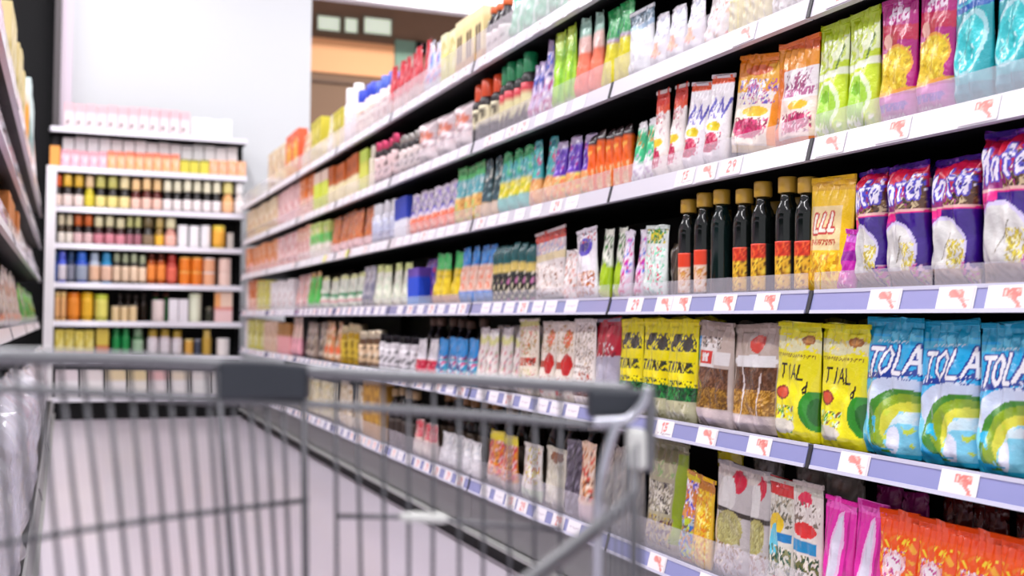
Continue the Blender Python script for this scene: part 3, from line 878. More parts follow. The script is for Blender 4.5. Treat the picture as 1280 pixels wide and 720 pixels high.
PINKCR = ('#efc8c4', [('b', .6, 1.1, '#e8a890'), ('n', .05, .95, .1, .9, ['#f4dcd8', '#d88a90', '#e8c0a0'], .4, .07)])
ORPINK = ('#e99a6a', [('b', -.1, .4, '#eeb4ae'), ('n', .05, .95, .1, .95, ['#e07a34', '#f0c8b0'], .4, .07)])
# fourth shelf
WREDTOP = ('#ece4e0', [('b', .84, 1.1, '#c83a2c'), ('b', .70, .84, '#c8bcc4'), ('n', .05, .95, .66, .84, ['#8a9ad0', '#e8b8bc', '#f4e8e0'], .5, .03), ('b', .55, .66, '#ecdcae'), ('n', .05, .95, .05, .5, ['#f4ece8', '#7a4a34', '#d8b8a8'], .35, .025)])
WPATT = ('#f0e8e6', [('n', .05, .95, .05, .95, ['#8a5a4a', '#f4e8e4', '#e8b0a8', '#c87a5c'], .4, .03)])
WVIOL = ('#eeeaf0', [('e', .5, .74, .34, .13, '#4a3cc0'), ('e', .5, .74, .18, .07, '#2c1c8a'), ('n', .05, .95, .8, .97, ['#c83a4a', '#f4f0f4', '#8a8a94'], .4, .025), ('n', .05, .95, .04, .38, ['#c87a3c', '#f0dcc8', '#a04a2c', '#e8c0b8'], .6, .025)])
GREENBK = ('#e8ecdc', [('d', .2, .1, .6, .5, '#a8cc1c'), ('n', .05, .95, .5, .95, ['#1c4a24', '#f0f4e8', '#3c8a3c', '#0c2c14'], .55, .028), ('b', -.1, .12, '#c8d84a')])
BLUEWH = ('#e4ecf0', [('d', .1, .2, .45, .7, '#3aa0cc'), ('r', .7, 1, .3, 1, '#1c5a34'), ('n', .05, .95, .1, .6, ['#2c7ab0', '#9adce4'], .3, .03)])
PINKBL = ('#ece6f0', [('n', .05, .95, .4, .9, ['#e03a94', '#4a7ae0', '#f4f0f8', '#c84ad0'], .6, .03), ('n', .05, .95, .05, .4, ['#d82a7c', '#f0c8dc'], .5, .03)])
MINT = ('#e2ece6', [('e', .5, .86, .3, .08, '#d8d020'), ('n', .05, .95, .75, .97, ['#2c6a2c', '#e8d820', '#2ca04a'], .5, .028), ('n', .05, .95, .05, .7, ['#8adcb8', '#f4f8f6', '#e83a6c', '#a8e0cc'], .4, .028)])
GRWHITE = ('#e4ecdc', [('b', .86, 1.1, '#dde4a0'), ('n', .05, .95, .3, .8, ['#f4f8f0', '#a8d8b8', '#e4ecd8'], .4, .06), ('b', .36, .5, '#4a9a6a'), ('b', .2, .3, '#d8a0a0')])
BLUESM = ('#2450d8', [('b', -.1, .2, '#5aa0e8'), ('b', .75, 1.1, '#6a4ab0')])
BLUEPUR = ('#5a3a98', [('n', .05, .95, .1, .95, ['#3a2c8a', '#9a7ac8', '#2c5ad8', '#c83a6a'], .5, .05)])
GRYEL = ('#e8c81c', [('b', .70, 1.1, '#2cb85c'), ('b', -.1, .2, '#e0ae90'), ('n', .05, .95, .25, .68, ['#f0d82c', '#b8a01c'], .4, .04)])
BLPEACH = ('#f0c4ac', [('b', .70, 1.1, '#1f86d8'), ('n', .05, .95, .68, .95, ['#4aa8e8', '#144a9c'], .4, .04), ('n', .05, .95, .3, .68, ['#e87a5c', '#f8dccc'], .4, .04), ('b', -.1, .22, '#5a94dc')])
DKSTICK = ('#2c3434', [('b', .7, 1.1, '#0c5a5c'), ('b', .54, .66, '#dcc46a'), ('n', .05, .95, .05, .54, ['#e8dcc8', '#1c2424', '#c878a8', '#c8c0a0'], .5, .06)])
PINKPK = ('#eec2c2', [('n', .05, .95, .05, .95, ['#f4dcdc', '#d8868c'], .3, .08)])
GREENPK = ('#4cc050', [('b', .9, 1.1, '#d8a02c'), ('b', -.1, .15, '#cfe0c8')])
ORPK = ('#e0742c', [('b', -.1, .45, '#f0bcae')])
YELPK = ('#d8d068', [('n', .05, .95, .1, .9, ['#ece8b0', '#b8a83a'], .4, .08)])
WHPK = ('#e6dfe2', [('n', .05, .95, .1, .9, ['#f4f0f2', '#cfc4cc'], .3, .08)])
# bottom shelf
ORANGEBAG = ('#f4560c', [
    ('b', .86, 1.1, '#ee4a08'), ('n', .04, .96, .30, .82, ['#f6b020', '#f8d838', '#f07818', '#f4560c'], .55, .022), ('e', .5, .60, .3, .09, '#f4c8c8'), ('e', .5, .60, .2, .06, '#f8eef0'), ('n', .2, .8, .5, .70, ['#c84a94', '#f6e6ee', '#e8a0a0'], .5, .018),
    ('n', .04, .96, .05, .40, ['#f8c050', '#f0682c', '#f4e0b8', '#e03a1c'], .5, .022), ('w', .44, .48, '#f4ded0', .012, 2)])
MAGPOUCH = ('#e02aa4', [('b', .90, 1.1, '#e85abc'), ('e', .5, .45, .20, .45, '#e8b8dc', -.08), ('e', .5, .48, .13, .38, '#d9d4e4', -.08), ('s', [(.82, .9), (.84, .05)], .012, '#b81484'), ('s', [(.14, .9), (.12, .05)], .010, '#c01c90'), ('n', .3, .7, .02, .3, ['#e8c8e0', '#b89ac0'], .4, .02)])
REDTEAL = ('#d8d4c8', [('b', .86, 1.1, '#c83030'), ('n', .05, .95, .6, .86, ['#c8c0b0', '#6a6858', '#a89c84'], .6, .02), ('e', .4, .62, .3, .09, '#e6c020'), ('r', .3, .95, .48, .56, '#1c7ab8'), ('e', .35, .46, .2, .16, '#5cc0d8'),
                       ('n', .05, .95, .18, .44, ['#3c6a54', '#e8e0d0', '#8a8a5a', '#2c4a3c'], .6, .02), ('r', .4, .95, .08, .18, '#d83030'), ('b', -.1, .06, '#b89aa8')])
REDTEAL2 = ('#d8ccc4', [('b', .9, 1.1, '#b8b0a4'), ('e', .45, .86, .25, .06, '#d82c50'), ('n', .05, .95, .66, .84, ['#7a6a5c', '#e8e0d8'], .5, .02), ('e', .5, .62, .38, .06, '#d82c2c'), ('r', .1, .9, .44, .54, '#1c84b8'), ('n', .05, .95, .14, .42, ['#6a6a3c', '#e4dcc8', '#2c4a30'], .6, .02), ('r', .3, .9, .04, .13, '#d83a3a')])
KHAKI = ('#bdb6b4', [('b', .86, 1.1, '#c9bdb4'), ('e', .6, .85, .2, .10, '#c81e3c'), ('e', .35, .72, .26, .16, '#d8d4d0'), ('b', .56, .60, '#3c342c'), ('e', .5, .44, .36, .15, '#a8a060'), ('n', .18, .82, .32, .56, ['#bab478', '#8c8450', '#a09a60'], .7, .015),
                     ('n', .1, .9, .04, .30, ['#e8d8c8', '#a08078', '#8c6a3c', '#d8ccd0'], .55, .02)])
YELHANG = ('#e8b81c', [('n', .05, .95, .05, .95, ['#f4d83c', '#c8901c', '#f8e87c', '#e07a18'], .55, .022), ('b', .85, 1.1, '#b8742c'), ('n', .05, .5, .02, .3, ['#a8c82c', '#2c7ac8'], .3, .03)])
MIXBL = ('#c88a4c', [('n', .05, .95, .5, .95, ['#f4f0f8', '#5a5ac8', '#d8742c', '#e8c8d8'], .7, .025), ('n', .05, .95, .05, .5, ['#b8c82c', '#2c6ac0', '#6a5a4c', '#a8b8c0'], .7, .025), ('b', .9, 1.1, '#d8c41c')])
BEANS = ('#a39c80', [('b', .80, 1.1, '#7a7650'), ('n', .05, .75, .35, .62, ['#c8c0b0', '#3c3430', '#e0dac8', '#8a8478'], .8, .018), ('n', .05, .75, .66, .82, ['#8aa868', '#b8b48c'], .5, .03), ('r', .78, 1, .1, .9, '#8aa01c'), ('n', .05, .8, .05, .32, ['#4c2c3c', '#b8a03c', '#8c7c64'], .7, .02)])
MULTI = ('#e8902c', [('b', .84, 1.1, '#e8d41c'), ('n', .05, .95, .05, .84, ['#e83c28', '#f4c8c8', '#c83c5c', '#f0a43c', '#7a2c30'], .65, .03), ('b', -.1, .2, '#cdb9ae')])
WYEL = ('#e4ded6', [('n', .3, .95, .3, .95, ['#e0d02c', '#c87a4c', '#f4f0ec'], .5, .04), ('b', -.1, .2, '#c4d4b8')])
CREAMT = ('#d6d0be', [('e', .5, .85, .3, .1, '#8a5a3c'), ('n', .1, .9, .1, .8, ['#e4dece', '#c8c0a8'], .35, .05)])
DKPURP = ('#5a5260', [('n', .05, .95, .05, .95, ['#3c3440', '#8a8294', '#2c2430'], .5, .03)])
WORRED = ('#e8c4a8', [('n', .05, .95, .3, .95, ['#d84a34', '#f0e0d0', '#c87a3c', '#6a3c30'], .55, .035), ('b', -.1, .25, '#d0b6b8')])
REDTOPP = ('#d8c0b8', [('n', .05, .95, .55, 1, ['#d83048', '#e87a84'], .8, .05), ('b', -.1, .4, '#d8ccc4')])
WHITEPK = ('#e4e2e4', [('n', .05, .95, .3, .95, ['#f4f4f6', '#c8ccd4'], .4, .05)])
CRYEL = ('#e8dcb8', [('n', .05, .95, .2, .9, ['#f4ecd8', '#d8b878', '#c8c098'], .4, .06)])
AMBERPK = ('#b8862c', [('n', .05, .95, .2, .9, ['#d8a83c', '#8a5c1c'], .4, .06)])
DKRED = ('#5c1210', [('n', .05, .95, .05, .95, ['#741c14', '#400c0c'], .4, .04)])
DKTRANS = ('#8a8078', [('n', .05, .95, .05, .95, ['#a09488', '#6a6058', '#b8aca0'], .5, .05)])
# top + second shelf
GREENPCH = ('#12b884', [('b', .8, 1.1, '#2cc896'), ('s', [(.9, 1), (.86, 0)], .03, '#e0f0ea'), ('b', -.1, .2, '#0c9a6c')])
CREAMBOT = ('#f4e2a4', [('r', .2, .45, .15, .7, '#4a2a1c'), ('r', .55, .8, .15, .7, '#4a2a1c'), ('b', -.1, .2, '#d8a84a'), ('b', .85, 1.1, '#f8e8b8')])
YELLOWPK = ('#e8e868', [('b', .6, 1.1, '#f0eec0')])
REDPK = ('#d82c3c', [('n', .05, .95, .3, .95, ['#a01c2c', '#f07a80', '#c82434'], .5, .06), ('b', -.1, .3, '#e8c8c4')])
BLUEPK2 = ('#e8eaf6', [('n', .05, .95, .2, .95, ['#2c4ae0', '#f4f4fc', '#4a8ae8', '#e86a94'], .5, .06)])
PINKTX = ('#f0dad4', [('n', .05, .95, .2, .9, ['#a85a5c', '#f4e4e0'], .25, .06)])
LIMEP = ('#a6dc1c', [('b', .78, 1.1, '#c8e84a'), ('b', -.1, .1, '#d0e8b0'), ('s', [(.9, .9), (.8, .1)], .02, '#7ab814')])
CORAL = ('#f47c5c', [('b', .6, 1.1, '#f4c8bc'), ('b', .78, 1.1, '#a8d8c4')])
GRNYEL = ('#dcd00c', [('b', .62, 1.1, '#2cae5c'), ('n', .05, .95, .66, .95, ['#5cd87c', '#1c7a4c', '#2c6a84'], .5, .04), ('b', .56, .62, '#b490b8'), ('e', .3, .52, .12, .03, '#f8f0a0')])
WHPOUCH = ('#eef0f2', [('b', .78, 1.1, '#5a7484'), ('n', .05, .95, .76, .98, ['#8aa4b4', '#c8d4dc', '#2c4450'], .5, .03), ('w', .7, .78, '#a8c4dc', .02, 1)])
SILVOR = ('#eceaf0', [('n', .05, .95, .5, .95, ['#b8bcd4', '#f8f8fc', '#8a90a8'], .4, .03), ('e', .5, .36, .28, .14, '#f0a060'), ('n', .2, .8, .2, .5, ['#e8603c', '#f8d8b0', '#f0a040'], .4, .03)])
PALEYEL = ('#f0e6b0', [('s', [(.3, 1), (.3, 0)], .02, '#e0cc6a'), ('s', [(.7, 1), (.7, 0)], .02, '#f6f0d8'), ('b', -.1, .15, '#e4dce0')])
BLPURP = ('#c8b4dc', [('n', .05, .95, .5, .95, ['#3c5ad0', '#8a7ac0', '#e8e0f0', '#2c2c94'], .6, .04), ('n', .05, .95, .05, .5, ['#f4e8f0', '#b84a84', '#e8a0bc'], .5, .04)])
TANPK = ('#e4cca8', [('n', .05, .95, .1, .9, ['#f0e0c8', '#c8a878'], .35, .08)])
ORREDPK = ('#e8643c', [('e', .6, .5, .3, .3, '#f4b030')])
YOLIVE = ('#d0c43c', [('b', -.1, .4, '#f0e098')])
CREAMP = ('#f0e4d8', [('n', .05, .95, .1, .9, ['#f8f0e8', '#c8b4a4'], .3, .08)])
PLASTPINK = ('#efe0e2', [('e', .5, .62, .4, .12, '#e88a70'), ('n', .05, .95, .2, .9, ['#f4d8d8', '#c8a8b0', '#f8f0f0'], .35, .03)])
LBL = lambda c, mk=None, d=.4: (c, [('n', 0, 1, .15, .9, mk or [c], d, .12)])


for _d, _c in ((TANPK, ['#f6efe6', '#a8745c', '#e0a87c']), (ORREDPK, ['#f8e0c8', '#a83820', '#f4c040']), (YOLIVE, ['#f4ecc0', '#8a7c20', '#e8d860']), (ORPK, ['#f8dcc8', '#a8481c']),
               (PINKPK, ['#fbeeee', '#b86a74', '#e8a8a0']), (PINKCR, ['#fbf0ea', '#b86c5c']), (GREENCR, ['#f8f4ec', '#5c9c4c', '#d8b890']), (YELPK, ['#f4f0d0', '#8c8430']), (WHPK, ['#ffffff', '#9a8c98', '#e0b8b8']),
               (CREAMP, ['#ffffff', '#a88870']), (YELLOWPK, ['#fbfad8', '#c0b030'])):
    _d[1].append(('n', .06, .94, .10, .92, _c, .30, .07))


def catalogue():
    # ---------------- top shelf
    s = 0
    R_(s, 334, 355, 2, 186, 'carton', 'box', TANPK, 'pale tan carton at the far end')
    R_(s, 356, 373, 2, 166, 'carton', 'box', ORREDPK, 'orange-red carton with yellow spot')
    R_(s, 373, 388, 2, 164, 'pouch', 'pouch', TANPK, 'tan paper pouch')
    R_(s, 388, 402, 2, 150, 'carton', 'box', YOLIVE, 'olive-yellow carton')
    R_(s, 402, 415, 1, 142, 'pouch', 'pouch', CREAMP, 'cream pouch beside olive cartons')
    R_(s, 415, 428, 2, 138, 'carton', 'box', YOLIVE, 'dull yellow packet')
    R_(s, 428, 444, 2, 106, 'plastic_bottle', 'shaker', ('#f2eef2', '#f6f4f6', LBL('#e8e0e4')), 'white bottle with white cap')
    R_(s, 444, 464, 3, 104, 'plastic_bottle', 'shaker', ('#efe0d4', '#2440c8', LBL('#f0dcd0', ['#a87a6c', '#f4ece8'])), 'cream bottle with blue cap')
    R_(s, 464, 484, 3, 92, 'plastic_bottle', 'shaker', ('#f0dfd8', '#4c68d0', LBL('#ecd2cc', ['#9c5a60', '#f6eeea'])), 'pink-labelled bottle with light blue cap')
    R_(s, 484, 530, 6, 64, 'pouch', 'pouch', REDPK, 'red and pink pouch')
    R_(s, 530, 550, 3, 46, 'pouch', 'pouch', BLUEPK2, 'white pouch with blue splashes')
    R_(s, 550, 566, 2, 40, 'carton', 'box', YELLOWPK, 'lemon-yellow carton')
    R_(s, 567, 603, 3, 16, 'carton', 'box', CREAMBOT, 'cream carton printed with brown bottles', hmax=.30)
    R_(s, 603, 630, 3, 0, 'sauce_bottle', 'sauce', ('#241c22', '#d8642c', LBL('#efe6e4', ['#e8dcd8', '#4c3c44'])), 'dark bottle with orange cap', hmax=.30)
    R_(s, 631, 702, 4, -30, 'pouch', 'pouch', GREENPCH, 'glossy emerald-green pouch', hmax=.30)
    R_(s, 702, 770, 4, -40, 'pouch', 'pouch', PINKTX, 'pale pink pouch nearest the end', hmax=.3)
    # ---------------- second shelf
    s = 1
    R_(s, 305, 345, 6, 262 - 10, 'carton', 'box', TANPK, 'small tan carton')
    R_(s, 345, 374, 4, 234, 'carton', 'box', PINKPK, 'small pale pink carton')
    R_(s, 374, 391, 2, 216, 'carton', 'box', ORPK, 'orange carton with pink foot')
    R_(s, 391, 408, 2, 214, 'carton', 'box', ('#d4e04c', [('b', .7, 1.1, '#ecd0c0')]), 'yellow-green carton')
    R_(s, 410, 446, 5, 200, 'carton', 'box', ('#f0e4b8', [('b', .5, 1.1, '#b8591c'), ('n', .05, .95, .5, .9, ['#d8742c', '#8a3c14'], .4, .08)]), 'brown-topped cream carton')
    R_(s, 446, 456, 1, 187, 'carton', 'box', ('#d8dc5c', [('b', .7, 1.1, '#c8e05c')]), 'lime carton beside brown-topped cartons')
    R_(s, 456, 466, 1, 181, 'plastic_bottle', 'shaker', ('#e8e0c8', '#ece4d0', None), 'cream bottle beside lime carton')
    R_(s, 466, 493, 4, 172, 'sauce_jar', 'jar', ('#2c1c20', '#d84c74', LBL('#e4c8c8', ['#3c2428', '#e8d0d0'], .5)), 'dark jar with pink lid')
    R_(s, 493, 517, 4, 165, 'sauce_jar', 'jar', ('#2a2424', '#a8a4a0', LBL('#e0d0ce', ['#2c2424', '#e8dcd8'], .5)), 'dark jar with silver lid')
    R_(s, 518, 582, 3, 136, 'snack_bag', 'pillow', PLASTPINK, 'crinkled pinkish clear bag', d=.12)
    R_(s, 584, 617, 3, 97, 'sauce_bottle', 'shaker', ('#20161a', '#e8501c', ('#e4dcb8', [('b', -.1, .4, '#1c1614'), ('n', 0, 1, .4, 1, ['#d8d0b8', '#3c342c'], .5, .08)])), 'dark bottle with orange cap')
    R_(s, 617, 656, 4, 72, 'sauce_bottle', 'shaker', ('#1c1a18', '#1c8a54', ('#ddd6a4', [('b', -.1, .3, '#2c2420'), ('b', .82, 1.1, '#c83c48'), ('n', 0, 1, .3, .8, ['#e8e0b4', '#4c4434'], .45, .08)])), 'dark bottle with green cap')
    R_(s, 656, 672, 2, 78, 'pouch', 'pouch', BLPURP, 'violet and pink pouch')
    R_(s, 672, 690, 2, 46, 'pouch', 'pouch', BLPURP, 'tall violet and pink pouch')
    R_(s, 688, 716, 2, 30, 'pouch', 'pouch', LIMEP, 'bright lime-green pouch', d=.06, roll=-.06)
    R_(s, 716, 744, 2, 14, 'pouch', 'pouch', CORAL, 'coral pouch with mint top')
    R_(s, 744, 780, 2, 5, 'pouch', 'pouch', GRNYEL, 'yellow pouch with green top')
    R_(s, 780, 808, 1, 10, 'pouch', 'pouch', WHPOUCH, 'white pouch with slate-blue top', res=2, roll=-.05)
    R_(s, 808, 872, 3, 2, 'pouch', 'pouch', SILVOR, 'silvery pouch with orange picture')
    R_(s, 872, 905, 2, -18, 'pouch', 'pouch', ('#f0e6e4', [('n', .05, .95, .1, .8, ['#e8503c', '#f4b890', '#f8f0ee', '#d8dce8'], .4, .03)]), 'pale pouch with red print')
    R_(s, 905, 960, 4, -20, 'stick_packet', 'stick', PALEYEL, 'tall pale yellow packet')
    R_(s, 960, 1060, 4, -60, 'stick_packet', 'stick', ('#efeae6', [('n', .05, .95, .05, .9, ['#d8cfc0', '#f8f4f0', '#c0b8b4'], .4, .04)]), 'tall off-white packet', hmax=.30, res=2)
    R_(s, 1060, 1180, 4, -90, 'pouch', 'pouch', PALEP, 'mottled cream pouch', hmax=.30, res=1)
    # ---------------- third shelf
    s = 2
    R_(s, 305, 345, 6, 304, 'carton', 'box', ORPINK, 'small orange and pink carton')
    R_(s, 345, 369, 3, 291, 'carton', 'box', PINKPK, 'pale pink carton')
    R_(s, 369, 388, 3, 283, 'carton', 'box', PINKCR, 'salmon carton')
    R_(s, 388, 410, 3, 277, 'carton', 'box', GREENCR, 'cream carton with green band')
    R_(s, 410, 460, 5, 262, 'pouch', 'pouch', ORBROWN, 'rust-brown pouch with pink foot')
    R_(s, 460, 490, 4, 251, 'plastic_bottle', 'shaker', ('#dfe0ec', '#e8e8ee', LBL('#c4c8e0', ['#5c6498', '#eceef6'], .5)), 'white bottle with blue-grey label')
    R_(s, 490, 508, 2, 247, 'carton', 'box', ('#e8eaf4', [('b', .5, 1.1, '#2840b0')]), 'white carton with navy top')
    R_(s, 508, 563, 6, 232, 'pouch', 'pouch', PURPOR, 'white and orange pouch with purple marks')
    R_(s, 564, 598, 3, 201, 'pouch', 'pouch', TEALOR, 'green-topped pouch with ochre foot')
    R_(s, 598, 617, 2, 196, 'pouch', 'pouch', DKTEAL, 'dark teal pouch with peach foot')
    R_(s, 617, 656, 3, 178, 'pouch', 'pouch', TEALYEL, 'teal and yellow pouch')
    R_(s, 656, 685, 2, 172, 'pouch', 'pouch', ('#3ab0b4', [('b', -.1, .45, '#e4a45c'), ('n', .05, .95, .05, .45, ['#f0c890', '#e87a4c'], .5, .04), ('n', .05, .95, .5, .95, ['#2cc080', '#c8ecec', '#2c80a8', '#e0508c'], .4, .04)]), 'teal pouch with peach foot')
    R_(s, 685, 734, 3, 168, 'pouch', 'pouch', VIOLET, 'violet pouch with yellow-orange foot')
    R_(s, 730, 780, 5, 157, 'stick_packet', 'stick', ORSTICK, 'orange stick packet with dark top', d=.04)
    R_(s, 782, 812, 2, 148, 'pouch', 'pouch', GREENW, 'white pouch with green sweep')
    R_(s, 812, 846, 2, 110, 'pouch', 'pouch', REDWHITE, 'red-topped white pouch', d=.06, res=2, roll=.05)
    R_(s, 846, 899, 2, 102, 'pouch', 'pouch', VIOLETW, 'white pouch with violet lettering', d=.06, res=2, roll=.16, var=1)
    R_(s, 901, 958, 1, 66, 'snack_pouch', 'pouch', ORANGEY, 'yellow-orange pouch with magenta print', d=.06, roll=.13, res=3, rows=2)
    R_(s, 958, 1012, 1, 50, 'snack_pouch', 'pouch', ORANGEP, 'orange pouch with white panel', d=.06, res=3, roll=.04, rows=2)
    R_(s, 1012, 1092, 2, 10, 'snack_pouch', 'pouch', LIME, 'lime-green pouch with melon picture', d=.06, seal='#b4cc14')
    R_(s, 1092, 1183, 2, -22, 'snack_pouch', 'pouch', MAGBOWL, 'magenta pouch picturing a yellow bowl', d=.06, res=3)
    R_(s, 1184, 1284, 2, -50, 'snack_pouch', 'pouch', TEAL, 'teal pouch picturing a shell shape', d=.06, res=3)
    R_(s, 1284, 1420, 2, -60, 'snack_pouch', 'pouch', TEAL, 'teal pouch at the shelf end', d=.06, hmax=.32, res=1)
    # ---------------- fourth shelf
    s = 3
    R_(s, 298, 309, 2, 352, 'carton', 'box', WHPK, 'white carton at the far end')
    R_(s, 309, 321, 2, 350, 'carton', 'box', ORPK, 'orange-topped pink carton')
    R_(s, 321, 338, 3, 349, 'carton', 'box', YELPK, 'dull yellow carton')
    R_(s, 338, 365, 4, 350, 'carton', 'box', WHPK, 'greyish white carton')
    R_(s, 365, 381, 2, 344, 'pouch', 'pouch', PINKPK, 'pale pink pouch')
    R_(s, 381, 396, 2, 340, 'pouch', 'pouch', GREENPK, 'bright green pouch')
    R_(s, 396, 450, 5, 342, 'pouch', 'pouch', GRWHITE, 'white pouch with green stripe')
    R_(s, 450, 464, 2, 333, 'pouch', 'pouch', ('#9a9aa8', [('n', .05, .95, .05, .95, ['#6a6a84', '#c8c8d4'], .5, .06)]), 'blue-grey pouch')
    R_(s, 464, 506, 4, 329, 'pouch', 'pouch', ('#e8ecd8', [('b', .84, 1.1, '#ccd88a'), ('n', .05, .95, .1, .8, ['#c8dcc0', '#f4f4e8'], .4, .06)]), 'cream and pale green pouch')
    R_(s, 506, 522, 2, 335, 'carton', 'box', BLUESM, 'small royal-blue carton')
    R_(s, 516, 537, 3, 321, 'stick_packet', 'stick', BLUEPUR, 'purple and blue stick packet', d=.04, inset=.05)
    R_(s, 537, 569, 3, 312, 'pouch', 'pouch', GRYEL, 'yellow pouch with green top')
    R_(s, 569, 609, 4, 306, 'pouch', 'pouch', BLPEACH, 'peach pouch with blue top')
    R_(s, 610, 662, 6, 303, 'stick_packet', 'stick', DKSTICK, 'dark teal-topped stick packet', d=.045)
    R_(s, 660, 700, 1, 289, 'pouch', 'pouch', WREDTOP, 'white pouch with red top', d=.06, roll=-.08)
    R_(s, 700, 716, 1, 312, 'pouch', 'pouch', WPATT, 'white patterned pouch', d=.05)
    R_(s, 716, 744, 1, 287, 'pouch', 'pouch', WVIOL, 'white pouch with violet circle', d=.05, roll=-.05)
    R_(s, 744, 771, 2, 287, 'pouch', 'pouch', GREENBK, 'green and black pouch', d=.05, roll=.08)
    R_(s, 771, 797, 2, 288, 'pouch', 'pouch', PINKBL, 'pouch with pink and blue bubbles', d=.05, roll=.12)
    R_(s, 797, 828, 1, 284, 'pouch', 'pouch', MINT, 'mint and white pouch', d=.05, roll=.08)
    SA = ('#0e1412', '#c49a34', ('#e2ae24', [('b', .70, 1.1, '#d83a1c'), ('n', .32, .68, .70, .98, ['#e8602c', '#b82818', '#d83a1c'], .6, .05), ('n', .32, .68, .02, .68, ['#f4d040', '#c8901c', '#e8b82c', '#7a4a14'], .6, .045), ('r', 0, .33, -1, 2, '#0e1412'), ('r', .67, 1, -1, 2, '#0e1412'), ('r', .33, .345, 0, 1, '#f0dcc0'), ('r', .655, .67, 0, 1, '#f0dcc0')]))
    SB = ('#0e1412', '#c49a34', ('#e8c8b0', [('b', .66, 1.1, '#e04020'), ('n', .32, .68, .02, .62, ['#f4e4d4', '#d8a050', '#e8c0a8', '#c87838'], .6, .045), ('r', 0, .33, -1, 2, '#0e1412'), ('r', .67, 1, -1, 2, '#0e1412')]))
    R_(s, 829, 843, 1, 262, 'stick_packet', 'stick', ('#3c342c', [('s', [(.3, 1), (.3, 0)], .012, '#8a7a64'), ('s', [(.7, 1), (.7, 0)], .01, '#6a5c4c')]), 'dark narrow packet beside sauce bottles', d=.04, hmax=.16)
    for p0, p1, yt, sk, ds in ((843, 863, 249, SB, 'sauce bottle with pale label, far end of the bottle row'), (863, 883, 245, SB, 'sauce bottle with cream label, beside the end bottle'),
                               (882, 906, 238, ('#10201e', '#c49a34', None), 'sauce bottle turned with no label showing'),
                               (911, 933, 237, SA, 'sauce bottle with yellow label, beside the unlabelled bottle'), (933, 957, 229, SA, 'sauce bottle between two yellow-labelled bottles'),
                               (963, 988, 223, SA, 'sauce bottle with yellow label, next to the half hidden bottle'), (988, 1012, 221, SA, 'sauce bottle half hidden by the yellow pouch')):
        sty = 'tall'
        zb = RZ[s] + BASEUP
        y0 = at_x(p0, yt, XR + .03).y; y1 = at_x(p1, yt, XR + .03).y
        h = at_x((p0 + p1) / 2, yt, XR + .05).z - zb
        root = make_item('sauce_bottle', sty, .060, round(h, 2), .06, sk, 2, {})
        root.location = (XR + .052, (y0 + y1) / 2, zb)
        root.rotation_euler = (0, 0, -PI / 2 + .15)
        tag(root, 'dark glass ' + ds, 'bottle', 'gold-capped sauce bottles')
    for k in range(4):   # second row behind
        root = make_item('sauce_bottle', 'tall', .060, .25, .06, ('#0e1412', '#a8842c', None), 1, {})
        root.location = (XR + .14, at_x(905 + k * 32, 240, XR + .14).y, RZ[s] + BASEUP)
        tag(root, 'gold-capped sauce bottle in the back row behind the %s labelled bottles' % ('first', 'second', 'third', 'last')[k], 'bottle', 'gold-capped sauce bottles')
    R_(s, 1003, 1056, 1, 222, 'snack_pouch', 'pouch', YELLOWP, 'yellow pouch beside the sauce bottles', d=.05, roll=.06, res=3)
    R_(s, 1040, 1064, 1, 290, 'snack_pouch', 'pouch', MAGLEAN, 'small magenta pouch leaning on purple bag', d=.03, res=2, roll=.15)
    R_(s, 1062, 1099, 1, 212, 'rice_bag', 'pillow', PURPLE, 'purple rice bag nearest the yellow pouch', d=.07, res=3)
    R_(s, 1099, 1152, 1, 204, 'rice_bag', 'pillow', PURPLE, 'purple rice bag, second from yellow pouch', d=.07, res=3, var=1)
    R_(s, 1152, 1212, 1, 196, 'rice_bag', 'pillow', PURPLE, 'purple rice bag beside the tallest one', d=.07, res=3, var=2)
    R_(s, 1214, 1290, 1, 158, 'rice_bag', 'pillow', PURPLE, 'tallest purple rice bag near bay end', d=.08, res=3, var=3)
    R_(s, 1292, 1400, 1, 150, 'rice_bag', 'pillow', PURPLE, 'purple rice bag nearest the shelf end', d=.08, res=2)
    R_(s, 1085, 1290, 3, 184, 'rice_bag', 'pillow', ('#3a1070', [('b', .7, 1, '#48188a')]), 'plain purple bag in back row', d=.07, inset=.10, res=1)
    # ---------------- fifth shelf
    s = 4
    R_(s, 297, 309, 2, 397, 'carton', 'box', WHPK, 'pale grey carton at the far end')
    R_(s, 309, 328, 3, 398, 'carton', 'box', YELPK, 'dull yellow-green carton')
    R_(s, 328, 346, 3, 400, 'carton', 'box', ('#e0bca4', [('n', .05, .95, .1, .9, ['#ecd4c4', '#b88a6c'], .4, .08)]), 'beige carton')
    R_(s, 346, 362, 2, 404, 'carton', 'box', ('#e8a0a4', [('b', .6, 1.1, '#a8743c')]), 'pink carton with brown top')
    R_(s, 362, 374, 2, 394, 'pouch', 'pouch', ('#f0a4b4', [('b', .5, 1.1, '#ecc4b8')]), 'rose-pink pouch')
    R_(s, 376, 400, 3, 402, 'pouch', 'pouch', ('#a08a7c', [('n', .05, .95, .1, .9, ['#5c4a4c', '#d8c8b8', '#6a648c'], .5, .08)]), 'mottled brown pouch')
    R_(s, 400, 422, 3, 400, 'pouch', 'pouch', ('#d8a06c', [('n', .05, .95, .1, .9, ['#e8643c', '#f0dcc0', '#b8903c'], .5, .08)]), 'orange and cream pouch')
    R_(s, 422, 445, 3, 404, 'glass_jar', 'jar', ('#b8921c', '#d8c8a0', LBL('#d8b83c', ['#8a6a1c', '#ecdca0'], .5)), 'amber jar with cream lid')
    R_(s, 445, 471, 3, 412, 'glass_jar', 'jar', ('#6a4c34', '#e8dcc0', LBL('#e8c8a0', ['#3c2c20', '#f0e4d0'], .4)), 'brown jar with cream lid')
